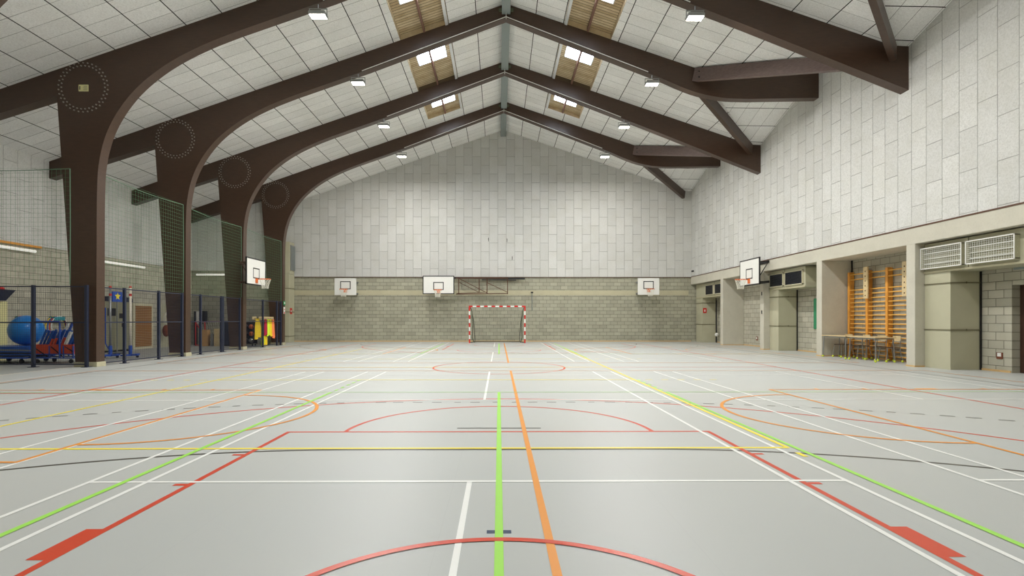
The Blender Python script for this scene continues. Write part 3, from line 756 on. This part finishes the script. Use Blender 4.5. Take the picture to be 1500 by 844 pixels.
# ------------------------------------------------------------------ wall bars
t=empty('wall_bars',(12.3,15.0,0),0,'honey coloured wooden wall bars in the open recess on the right','wall bars')
UY=[18.3,17.4,16.5,15.6,14.75]
for y in UY:
    q=MB(); q.box(-.04,.13,y-15-.05,y-15+.05,0,2.95); q.build('upright',M['barup'],t,bevel=.004)
q=None
zs=[.14+.145*i for i in range(16)]+[2.68,2.86]
rung=None
for a,b in zip(UY[:-1],UY[1:]):
    for z in zs:
        if rung is None:
            q=MB(); q.tube([(0,0,0),(0,-(a-b)+.1,0)],.021,8); rung=q.build('rung',M['barwood'],t,smooth=True); o=rung
        else: o=rung.copy(); COL.objects.link(o)
        o.location=(0,a-15-.05,z)
q=MB(); q.tube([(.0,UY[0]-15+.0,3.25),(0,UY[-1]-15,3.25)],.01,6)
for (y,lab) in ((17.3,'pale wooden hook-on board on the wall bars, second upright'),(15.62,'pale wooden hook-on board on the wall bars beside the near pillar')):
    a=empty('hook_on_board',(12.2,y,2.0),0,lab,'hook-on board','hook-on boards'); q=MB(); q.box(-.05,.0,-.1,.1,0,1.05); q.build('board',M['lwood'],a,bevel=.005)
    [MB().box(-.055,-.049,-.02,.02,.08+i*.16,.12+i*.16).build('slot',M['rust'],a) for i in range(6)]
    q=MB(); q.box(0,.12,-.06,.06,.95,.98); q.build('hook',M['steel'],a)

# ------------------------------------------------------------------ tables and chairs
def make_table():
    t=empty('school_table'); q=MB(); q.box(-.325,.325,-.63,.63,.735,.762); q.build('tabletop',M['lwood'],t,bevel=.006)
    q=MB()
    for sx in (-.27,.27): q.bar((sx,-.57,.715),(sx,.57,.715),.03,.035)
    for sy in (-.57,.57): q.bar((-.27,sy,.715),(.27,sy,.715),.03,.035)
    q.build('apron_frame',M['steel'],t)
    for sx in (-1,1):
        for sy in (-1,1):
            q=MB(); q.tube([(sx*.27,sy*.57,.7),(sx*.29,sy*.6,.06)],.016,8); lg=q.build('leg',M['steel'],t)
            q=MB(); q.ball((sx*.29,sy*.6,.034),.034,n=12,m=8); q.build('tennis_ball',M['tennis'],lg,smooth=True)
    return t
t1=make_table(); t1.location=(11.64,17.68,0); tag(t1,'pale school table with tennis-ball feet, the one beside the concrete wing wall','table','school tables in front of the wall bars')
t2=copy_tree(t1); t2.location=(11.66,16.34,0); tag(t2,'pale school table with tennis-ball feet, the one nearer the viewer','table','school tables in front of the wall bars')
def make_chair():
    t=empty('school_chair'); q=MB(); q.box(-.2,.2,-.19,.19,.44,.455); q.build('seat',M['dwood'],t,bevel=.005)
    q=MB()
    for i in range(6):
        a=-.18+.06*i; q.box(.19+.03*abs(math.cos((a+.03)/.18*1.5))-.0,.205+.03*abs(math.cos((a+.03)/.18*1.5)),a,a+.061,.64,.80)
    q.build('backrest',M['lwood'],t)
    for sy in (-1,1):
        q=MB(); q.tube([(-.17,sy*.18,.44),(-.22,sy*.2,.06)],.011,6); l=q.build('leg',M['steel'],t)
        q=MB(); q.ball((-.22,sy*.2,.034),.034,n=10,m=7); q.build('tennis_ball',M['tennis'],l,smooth=True)
        q=MB(); q.tube([(.17,sy*.18,.44),(.24,sy*.2,.06)],.011,6); l=q.build('leg',M['steel'],t)
        q=MB(); q.ball((.24,sy*.2,.034),.034,n=10,m=7); q.build('tennis_ball',M['tennis'],l,smooth=True)
    q=MB()
    for sy in (-1,1): q.tube([(-.18,sy*.18,.435),(.17,sy*.18,.435),(.22,sy*.17,.78)],.011,6)
    q.build('seat_frame',M['steel'],t)
    return t
c0=make_chair()
for i,(x,y,a,lab) in enumerate(((11.86,17.98,4,'school chair pushed under the far table, dark seat, beside the concrete wing wall'),
     (11.98,17.3,-3,'school chair with pale backrest behind the gap between both tables'),
     (11.98,16.55,6,'school chair with pale backrest behind the middle of the near table'),
     (11.98,15.98,-5,'school chair with pale backrest nearest the viewer, behind the near table'))):
    o=c0 if i==0 else copy_tree(c0); o.location=(x,y,0); o.rotation_euler=(0,0,R(a)); tag(o,lab,'chair','school chairs at the tables')

# ------------------------------------------------------------------ fences along the columns
FX=-11.13
def fence(ya,yb,posts,label,transverse=None,mesh_ok=True,skip=None):
    t=empty('fence',(FX,ya,0) if transverse is None else (transverse[0],transverse[2],0),0,label,'fence','navy wire fences')
    if transverse is None:
        P=lambda u,z,d=0:(d,u-ya,z); U0,U1=ya,yb
    else:
        P=lambda u,z,d=0:(u-transverse[0],d,z); U0,U1=transverse[0],transverse[1]
    for p in posts:
        q=MB(); q.bar(P(p,0),P(p,2.24),.07,.07,up=(0,1,0)); q.box(*sorted((P(p,0)[0]-.09,P(p,0)[0]+.09)),*sorted((P(p,0)[1]-.09,P(p,0)[1]+.09)),0,.012); q.build('post',M['navy'],t)
    for z in (2.2,1.22,.08):
        q=MB(); q.bar(P(U0,z),P(U1,z),.03,.03); q.build('rail',M['navy'],t)
    meshes=[MB(),MB()]; n=int((U1-U0)/.05)
    for i in range(n+1):
        u=U0+(U1-U0)*i/n
        if skip and skip[0]<u<skip[1]: continue
        meshes[1 if skip and u>=skip[1] else 0].bar(P(u,.08),P(u,2.2),.003,.003,up=(0,1,0))
    segs=[(U0,U1)] if not skip else [(U0,skip[0]),(skip[1],U1)]
    for i in range(43):
        z=.09+i*.05
        for k_,(a,b) in enumerate(segs): meshes[k_].bar(P(a,z),P(b,z),.003,.003)
    for q in meshes:
        if q.v: q.build('wire_mesh',M['navy'],t)
    return t
fence(14.84,18.55,(15.67,17.24,18.5),'navy wire fence between nearest column and second column')
fence(18.93,22.7,(19.64,21.1,21.22,22.6),'navy wire fence with gate between second and third column',mesh_ok=False)
fence(23.08,26.85,(24.8,26.35,26.82),'navy wire fence with open gate bay between third and farthest column',skip=(24.85,26.3))
fence(0,0,(-15.85,-12.68,-11.24),'navy wire fence crossing the aisle in front of the equipment trolleys',transverse=(-15.88,-11.2,14.38))

# safety nets
def net(pts,z0,z1,label,cell=.12,edge=True):
    t=empty('safety_net',(pts[0][0],pts[0][1],0),0,label,'safety net','green safety nets'); a=Vector((0,0)); b=Vector((pts[1][0]-pts[0][0],pts[1][1]-pts[0][1]))
    L_=b.length; n=int(L_/cell); q=MB()
    sag=lambda u:-.06*math.sin(math.pi*min(1,max(0,u)))
    for i in range(n+1):
        u=i/n; p=b*u; q.bar((p.x,p.y,z0),(p.x,p.y,z1+sag(u)),.0033,.0033,up=(0,1,0))
    m_=int((z1-z0)/cell)
    for j in range(m_+1):
        z=z0+(z1-z0)*j/m_
        q.bar((0,0,z),(b.x,b.y,z),.0033,.0033)
    q.build('mesh',M['netg'],t)
    q=MB(); top=[(b.x*k/8,b.y*k/8,z1+sag(k/8)) for k in range(9)]; q.tube(top,.009,6); q.tube([(b.x,b.y,z1),(b.x+.01,b.y,(z0+z1)/2),(b.x,b.y,z0)],.011,6); q.tube([(0,0,z0),(0,0,z1)],.012,6)
    q.build('edge_rope',M['netgl'],t)
net(((FX,14.82),(FX,18.56)),2.26,5.35,'green safety net above the fence between nearest and second column')
net(((FX,18.93),(FX,22.72)),2.26,5.3,'green safety net above the fence between second and third column')
net(((FX,23.08),(FX,26.87)),2.26,5.3,'green safety net above the fence between third and farthest column')
net(((-15.84,14.34),(-11.66,14.34)),2.26,5.4,'green safety net across the aisle left of the nearest column')

# ------------------------------------------------------------------ left aisle equipment
def wheel(q,x,y,r=.06):
    q.tube([(x,y-.02,r),(x,y+.02,r)],r,12); q.box(x-.02,x+.02,y-.028,y+.028,r,r*2.1)
# mat trolley
t=empty('mat_trolley',(-14.68,16.05,0),0,'low blue wheeled trolley under the stack of mats at far left','trolley')
q=MB()
for sy in (-.5,.5): q.bar((-.8,sy,.17),(.75,sy,.17),.04,.05)
for sx in (-.8,0,.75): q.bar((sx,-.5,.17),(sx,.5,.17),.04,.05)
q.build('frame',M['bluef'],t)
q=MB()
q.box(-.8,.75,-.48,.48,.2,.24); q.build('deck',M['black'],t)
for sx in (-.6,.55):
    for sy in (-.42,.42):
        q=MB(); wheel(q,sx,sy,.065); q.build('wheel',M['black'],t)
mlab=['lowest black-edged mat','second mat from the bottom','third mat from the bottom','fourth mat from the bottom','uppermost blue mat']
for i in range(6):
    q=MB(); n=12; T=.038; vs=[]; 
    z0=.245+i*.045
    for k in range(n+1):
        x=-.82+1.64*k/n; dz=-.0-.05*(max(0,(k-6)/6))**2*(i/5)*.55
        for y_,z_ in ((-.5,0),(.5,0),(.5,T),(-.5,T)): vs.append((x,y_,z0+z_+dz))
    fs=[(0,1,2,3),tuple(4*n+j for j in (3,2,1,0))]
    for k in range(n):
        for j in range(4): a=4*k+j; b=4*k+(j+1)%4; fs.append((b,a,a+4,b+4))
    q.add(vs,fs); o=q.build('gym_mat',M['blue'] if i in (0,2,4,5) else M['steel'] if i==3 else M['black'],None); o.location=(-14.66,16.05,0)
    tag(o,['blue gym mat at the bottom of the far left stack','black gym mat, second from the bottom of the stack','blue gym mat, third from the bottom of the stack','grey gym mat in the upper part of the stack','blue gym mat directly under the topmost one','topmost blue gym mat, carrying the big ball'][i],'mat','gym mats on the low trolley')
q=MB(); q.ball((0,0,0),.44,.44,.46,36,22); o=q.build('gym_ball',M['bball'],None,smooth=True); o.location=(-14.5,16.2,.515+.46-.006); tag(o,'huge blue inflatable gym ball resting on the mats behind the fence','ball')
# cart with blue slats
t=empty('equipment_cart',(-13.23,16.0,0),0,'blue tubular cart with orange sides holding blue slats, behind the fence','cart')
q=MB()
for sy in (-.35,.35):
    q.bar((-.62,sy,.16),(.62,sy,.16),.035,.035); q.bar((-.62,sy,.27),(.62,sy,.27),.03,.03)
    for sx in (-.6,-.1,.32,.6): q.bar((sx,sy,.16),(sx,sy,.52),.03,.03)
for sx in (-.62,.62): q.bar((sx,-.35,.16),(sx,.35,.16),.035,.035)
q.build('frame',M['bluef'],t)
q=MB(); q.tube([(.22,-.37,.16),(.22,-.37,1.2),(.2,-.37,1.24),(-.6,-.37,1.24),(-.62,-.37,1.2),(-.62,-.37,.16)],.022,8); q.build('handle',M['bluef'],t)
q=MB(); q.box(-.6,.6,-.35,-.335,.3,.56); q.box(-.6,.6,.335,.35,.3,.56); q.box(.585,.6,-.35,.35,.3,.56); q.box(-.6,-.585,-.35,.35,.3,.56); q.box(-.6,.6,-.34,.34,.28,.3)
q.build('side_board',M['orp'],t)
q=MB(); q.bar((-.58,-.36,.5),(-.15,-.36,.2),.02,.02); q.bar((-.05,-.36,.5),(.28,-.36,.22),.02,.02); q.bar((.36,-.36,.5),(.6,-.36,.35),.02,.02); q.build('diagonal_brace',M['black'],t)
for sx in (-.5,.5):
    for sy in (-.3,.3):
        q=MB(); wheel(q,sx,sy,.06); q.build('wheel',M['black'],t)
slats=[(-13.80+.055*i,15.76+.05*(i%4),1.0-.025*(i%3),.045,'blue','blue slat leaning upright in the orange-sided cart') for i in range(20)]
slats+=[(-13.46,15.72,.72,.05,'orp','short orange slat leaning left of centre in the cart'),(-13.36,15.72,.74,.05,'orp','second orange slat from the left in the cart'),(-13.12,15.72,.76,.045,'orp','orange slat leaning just left of the cart handle'),
  (-13.42,15.98,1.22,.05,'white','tall white-striped slat sticking out of the middle of the cart'),(-13.30,15.98,1.2,.05,'bluef','tall blue slat sticking out beside the white-striped one'),(-13.02,15.98,1.2,.05,'bluef','tall blue slat sticking out near the right end of the cart'),
  (-13.0,15.70,.93,.07,'white','broad white slat near the right end of the cart')]
for (x,y,top,wd_,mk,lab) in slats:
    q=MB(); q.bar((0,0,.31),(.26*(top-.31)/.6,0,top),wd_*.9,wd_,up=(1,0,0))
    o=q.build('slat',M[mk],None); o.location=(x,y,0); tag(o,lab,'slat','slats standing in the cart')
# yellow upright mat and basket
q=MB(); q.box(-.08,.08,-.8,.78,0,1.88); o=q.build('foam_mat',M['pyel'],None,bevel=.02); o.location=(-15.78,16.1,0); tag(o,'pale yellow foam mat standing upright at the far left edge','mat')
t=empty('wall_basket',(-15.86,16.1,1.9),0,'dark trapezoid basket above the pale yellow mat','basket')
q=MB(); q.add([(0,-.6,0),(.25,-.6,0),(.25,.62,0),(0,.62,0),(0,-.7,.34),(.42,-.7,.34),(.42,.78,.34),(0,.78,.34)],[(3,2,1,0),(0,1,5,4),(1,2,6,5),(2,3,7,6),(3,0,4,7)]); q.build('tub',M['navy'],t)
o=MB().ball((0,0,0),.1,.16,.06,14,8).build('red_cushion',M['redp'],None,smooth=True); o.location=(-15.6,16.5,2.27); tag(o,'red item lying in the dark basket at far left','item')
# hula hoops on wall
k=0
for (yc,zc,cols) in ((17.55,1.0,('redp','white')),(18.85,.98,('bibY','blue','redp','white'))):
    pg=empty('hoop_peg',(-15.88,yc,1.27),0,'teal wall peg above the %s'%('big blue ball' if yc<18 else 'cart of blue slats'),'peg','teal pegs'); q=MB(); q.box(0,.2,-.22,.22,0,.13); q.build('peg_board',M['teal'],pg)
    for i,cn in enumerate(cols):
        r=.42-.03*i; q=MB(); n=36; q.tube([(0,r*math.cos(2*math.pi*j/n),r*math.sin(2*math.pi*j/n)) for j in range(n)],.016,6,closed=True)
        o=q.build('hula_hoop',M[cn],None,smooth=True); o.location=(-15.84+.045*i,yc,1.40+.016-r); 
        tag(o,'%s hula hoop hanging on the wall behind the %s'%({'redp':'red','white':'white','bibY':'yellow','blue':'blue'}[cn],'big blue ball' if yc<18 else 'cart of blue slats'),'hula hoop','hula hoops')
# volleyball posts
for x,y,lab in ((-13.12,17.8,'grey volleyball post on blue base, closer to nearest column'),(-12.55,17.95,'cream volleyball post with red top on blue base, right of the grey one')):
    t=empty('volleyball_post',(x,y,0),0,lab,'post','volleyball posts')
    q=MB(); q.tube([(0,0,.3),(0,0,2.38)],.036,12); q.build('pole',M['steel'] if x<-13 else M['tapew'],t,smooth=True)
    q=MB(); q.bar((-.22,0,.1),(.26,0,.1),.1,.05); q.bar((0,-.4,.1),(0,.4,.1),.1,.05); q.tube([(0,0,.06),(0,0,.42)],.055,12); q.build('base',M['bluef'],t)
    q=MB(); q.ball((0,0,2.4),.045,n=12,m=8); q.tube([(0,0,2.1),(0,0,2.18)],.04,12); q.build('cap',M['redp'],t)
    if x<-13:
        q=MB(); q.tube([(-.16,0,1.7),(-.16,0,.5),(.0,0,.2)],.02,8); q.build('brace',M['bluef'],t)
    for sx in (-.2,.24):
        q=MB(); q.tube([(sx,-.02,.045),(sx,.02,.045)],.04,10); q.build('wheel',M['black'],t)
# lockers
t=empty('locker',(-15.6,21.0,0),0,'khaki metal locker along the left wall behind the volleyball posts','locker')
q=MB(); q.box(-.28,.25,-1.0,1.0,.08,2.02); q.build('cabinet',M['khaki_d'],t,bevel=.01)
for a in (-.98,.02):
    q=MB(); q.box(.25,.262,a,a+.96,.12,1.98); d=q.build('door',M['khaki_d'],t); q=MB(); q.box(.262,.28,a+.42,a+.46,1.0,1.15); q.build('handle',M['black'],d)
q=MB(); [q.box(-.25,.22,a,a+.06,0,.08) for a in (-.97,.91)]; q.build('plinth',M['black'],t)
q=MB(); q.box(.263,.27,-.35,.1,1.45,1.75); q.box(.263,.27,.3,.6,1.35,1.55); q.build('notice',M['black'],t)
q=MB(); [q.box(.263,.268,-.85,-.6,.4+.22*i,.52+.22*i) for i in range(3)]; q.build('sticker',M['white'],t)
t=empty('storage_crate',(-15.6,21.4,2.02),0,'dark flat crate lying on top of the khaki locker','crate'); q=MB(); q.box(-.25,.25,-.7,.7,0,.15); [q.box(-.26,.26,-.6+i*.3,-.55+i*.3,0,.2) for i in range(5)]; q.build('crate_body',M['navy'],t)
t=empty('star_board',(-15.2,20.2,2.0),0,'blue board with a yellow star beside the grey volleyball post','board'); t.location=(-14.45,19.6,1.97)
q=MB(); q.box(-.02,.02,.1,.6,0,.38); q.build('board',M['bluef'],t)
q=MB(); pts=[(.025,.35+ (.16 if i%2==0 else .07)*math.sin(i*math.pi/5),.21+(.16 if i%2==0 else .07)*math.cos(i*math.pi/5)) for i in range(10)]; q.add([(.025,.35,.21)]+pts,[(0,1+i,1+(i+1)%10) for i in range(10)]); q.build('star',M['yel'],t)
q=MB(); q.bar((0,.35,-1.95),(0,.35,0),.03,.03); q.build('stand_pole',M['steel'],t); q=MB(); q.box(-.2,.2,.15,.55,-1.95,-1.93); q.build('stand_base',M['black'],t)
# louvred door and cream door in left wall
d=MB(); d.box(XL,XL+.05,22.85,24.15,0,2.02); D=S(d.build('door_2',M['cream']))
q=MB()
for i in range(24): q.box(XL+.05,XL+.075,22.98,24.02,.12+i*.075,.12+i*.075+.055)
q.build('louvre_panel',M['louv'],D)
d=MB(); d.box(XL,XL+.04,24.5,25.5,0,2.05); D=S(d.build('door_3',M['duct'])); q=MB(); q.box(XL+.04,XL+.09,25.35,25.42,1.0,1.05); q.build('door_handle',M['steel'],D)
# hanging ball bags
o=MB().ball((0,0,0),.16,.16,.28,14,10).build('ball_bag',M['bag'],None,smooth=True); o.location=(-15.55,24.62,.78); tag(o,'brown-orange bag hanging beside the cream door at left','bag')
q=MB()
for i in range(10):
    a=2*math.pi*i/10; q.tube([(0,0,.35),(.1*math.cos(a),.1*math.sin(a),.15),(.13*math.cos(a),.13*math.sin(a),-.05),(.06*math.cos(a),.06*math.sin(a),-.22)],.012,5)
q.tube([(0,0,.3),(-.28,0,.36)],.015,6)
o=q.build('net_bag',M['netw'],None); o.location=(-15.55,24.62,1.3); tag(o,'white net bag hanging above the brown-orange bag','bag')
# equipment behind the second fence bay
t=empty('wheeled_board',(-15.2,26.85,0),0,'white panel with dark sides standing by the aisle end wall','board')
q=MB(); q.box(-.22,.12,-.03,.03,1.1,1.72); q.build('panel',M['white'],t); q=MB(); q.box(-.3,-.22,-.1,.1,0,1.72); q.box(.12,.28,-.1,.1,1.08,1.74); q.build('side_frame',M['black'],t)
t=empty('small_goal',(-14.4,26.3,0),0,'small red tubular goal with grey netting by the aisle end wall','goal')
q=MB(); q.tube([(-.75,0,.0),(-.75,0,1.2),(.85,0,1.2),(.85,0,0)],.03,8); q.tube([(-.75,0,1.2),(-.4,.5,.02),(-.75,0,.02)],.025,8); q.tube([(-.3,.0,1.2),(-.25,0,0)],.028,8); q.build('goal_frame',M['redp'],t)
q=MB()
for i in range(14): q.bar((-.7+i*.115,.0,1.18),(-.6+i*.1,.45,.05),.006,.006)
for i in range(10): q.bar((-.75+.03*i*.5,.05*i,1.15-.115*i),(.85,.05*i,1.15-.115*i),.006,.006)
q.build('goal_net',M['netw'],t)
for (x,w,h,mt,lab) in ((-14.45,.34,.8,'card','tall cardboard box leaning by the small red goal'),(-14.05,.1,.6,'steel','grey plank standing right of the cardboard box'),(-13.85,.2,.85,'lwood','pale wooden board standing right of the grey plank')):
    q=MB(); q.box(-w/2,w/2,-.14,.14,0,h); 
    if mt=='card': q.bar((-w/2,-.14,h),(-w/2-.1,-.2,h-.12),.28,.01)
    o=q.build('cardboard_box' if mt=='card' else 'plank',M[mt],None,bevel=.006); o.location=(x,25.9,0); tag(o,lab,'box' if mt=='card' else 'plank')
t=empty('storage_cabinet',(-13.27,26.1,0),0,'black storage cabinet between the planks and the third column','cabinet')
q=MB(); q.box(-.32,.2,-.25,.25,0,1.24); q.build('cabinet_body',M['black'],t,bevel=.01); q=MB(); q.box(-.3,-.01,-.265,-.25,.05,1.2); q.box(.01,.18,-.265,-.25,.05,1.2); q.build('door',M['navy'],t)
# ball rack
t=empty('ball_rack',(-12.55,26.2,0),0,'black wheeled ball rack behind the fence near the yellow bibs','rack')
q=MB()
for sx in (-.45,.4):
    for sy in (-.2,.2): q.bar((sx,sy,.08),(sx,sy,1.2),.03,.03)
for z in (.12,.45,.8,1.15):
    for sy in (-.2,.2): q.bar((-.45,sy,z),(.4,sy,z),.025,.025)
q.build('rack_frame',M['black'],t); q=MB(); q.box(-.44,.39,.19,.2,.1,1.18); q.build('back_sheet',M['black'],t)
for sx in (-.4,.35):
    for sy in (-.15,.15): q=MB(); wheel(q,sx,sy,.04); q.build('wheel',M['black'],t)
bi=0
for z,row in ((.15,'bottom'),(.48,'middle'),(.83,'top')):
    for xx,cn in ((-.3,'ballo'),(-.04,'black'),(.22,'ballo' if row!='bottom' else 'steel')):
        o=MB().ball((0,0,0),.12,n=16,m=10).build('sports_ball',M[cn],None,smooth=True); o.location=(-12.55+xx,26.2,z+.115)
        pos={-.3:'left',-.04:'middle',.22:'right'}[xx]
        tag(o,'%s ball at the %s of the %s shelf of the black rack'%({'ballo':'orange','black':'dark','steel':'grey'}[cn],pos,row),'ball','balls on the rack')
# hook board with bibs
t=empty('coat_hook_board',(-11.31,25.4,1.3),0,'wooden hook board on the fence carrying coloured bibs','hook board')
q=MB(); q.box(-.03,0,-1.25,-.85,.0,.14); q.box(-.03,0,-.62,1.0,.0,.14); q.build('board',M['lwood'],t)
for i in range(8): q=MB(); yy=-1.1 if i==7 else -.5+i*.2; q.tube([(0,yy,.05),(.06,yy,.04),(.07,yy,.08)],.008,6); q.build('hook',M['black'],t)
def bib(yc,w,z0,z1,mat,lab,x=-11.24,seed=0):
    q=MB(); n=14; m_=8; vs=[]; rnd=random.Random(seed)
    ph=rnd.random()*6
    for side in (0,1):
        for j in range(m_+1):
            v=j/m_; ww=w*(.55+.45*min(1,v*2.2))
            for i in range(n+1):
                u=i/n; yy=yc+(u-.5)*ww; zz=z1-(z1-z0)*v - (.05*math.sin(u*5+ph) if j==m_ else 0)
                xx=x+.035*math.sin(u*13+ph+v*1.5)*(.4+v)+(.014 if side else 0)
                vs.append((xx,yy,zz))
    N=(n+1)*(m_+1); fs=[]
    for side in (0,1):
        for j in range(m_):
            for i in range(n):
                a=side*N+j*(n+1)+i; f=(a,a+1,a+n+2,a+n+1); fs.append(f if side else f[::-1])
    for i in range(n): a=m_*(n+1)+i; fs.append((a,a+1,N+a+1,N+a)); a=i; fs.append((a+1,a,N+a,N+a+1))
    for j in range(m_):
        a=j*(n+1); b=a+n+1; fs.append((a,b,N+b,N+a)); a+=n; b+=n; fs.append((b,a,N+a,N+b))
    q.add(vs,fs); o=q.build('bib',mat,None,smooth=True); tag(o,lab,'bib','coloured bibs on the hook board')
bib(24.45,.62,.42,1.36,M['bibY'],'large yellow bib bundle hanging left of the fence post',seed=1)
bib(25.0,.2,.12,1.3,M['bibL'],'narrow long yellow-green bib just right of the fence post',seed=2)
bib(25.22,.3,.55,1.32,M['bibR'],'crimson bib on the hook board',seed=3,x=-11.21)
bib(25.52,.28,.52,1.32,M['bibL'],'lime bib hanging between crimson and yellow bibs',seed=4,x=-11.21)
bib(25.82,.26,.5,1.32,M['bibY'],'yellow bib hanging between lime and orange bibs',seed=5,x=-11.21)
bib(26.12,.3,.42,1.32,M['bibO'],'orange bib at the right end of hook board',seed=6,x=-11.21)
bib(25.4,.4,.05,.75,M['bibY'],'second yellow bib hanging low under the lime bib',seed=7,x=-11.3)
# tube luminaires under the panel edge
for (y0,y1,lab) in ((13.2,18.0,'long lit tube light on left wall above the big ball'),(20.6,23.5,'long lit tube light on left wall above the lockers')):
    t=empty('tube_light',(XL+.06,y0,3.62),0,lab,'tube light','tube lights'); q=MB(); q.tube([(.03,0,0),(.03,y1-y0,0)],.05,10); q.build('diffuser',M['tubelight'],t,smooth=True)
    q=MB(); q.box(-.05,.0,0,y1-y0,-.03,.05); q.build('housing',M['white'],t)
t=empty('tube_light',(-15.6,YA-.06,3.62),0,'lit tube light on the aisle end wall behind the net','tube light','tube lights'); q=MB(); q.tube([(0,-.03,0),(1.6,-.03,0)],.05,10); q.build('diffuser',M['tubelight'],t,smooth=True); q=MB(); q.box(0,1.6,0,.05,-.03,.05); q.build('housing',M['white'],t)

# ------------------------------------------------------------------ world, daylight portals
wd=bpy.data.worlds.new('sky'); sc.world=wd; wd.use_nodes=True; bg=wd.node_tree.nodes['Background']
bg.inputs[0].default_value=(.78,.88,1,1); bg.inputs[1].default_value=16.0
for (x,y,z,w_,l_,a) in DAY:
    ld=bpy.data.lights.new('portal','AREA'); ld.shape='RECTANGLE'; ld.size=w_+.1; ld.size_y=l_+.1; ld.cycles.is_portal=True
    o=bpy.data.objects.new('portal',ld); COL.objects.link(o); o.location=(x,y,z); o.rotation_euler=(0,-a if x<0 else a*1,0)
    o.rotation_euler=(0,(-math.atan(.35) if x<0 else math.atan(.335)),0)

# ------------------------------------------------------------------ camera, view
cd=bpy.data.cameras.new('camera'); cam=bpy.data.objects.new('camera',cd); COL.objects.link(cam); sc.camera=cam
cam.location=(0,0,1.295); cam.rotation_euler=(R(90),0,R(-.45))
cd.sensor_width=36; cd.lens=768/1500*36; cd.shift_x=(750-737)/1500; cd.shift_y=(468.5-422)/1500; cd.clip_start=.05; cd.clip_end=200
vs=sc.view_settings; vs.view_transform='Standard'; vs.look='None'; vs.gamma=1; vs.exposure=.08; vs.use_curve_mapping=False
try:
    sc.cycles.max_bounces=10; sc.cycles.diffuse_bounces=6; sc.cycles.use_denoising=True; sc.cycles.transparent_max_bounces=8; sc.cycles.sample_clamp_indirect=6
except Exception as e: print(e)
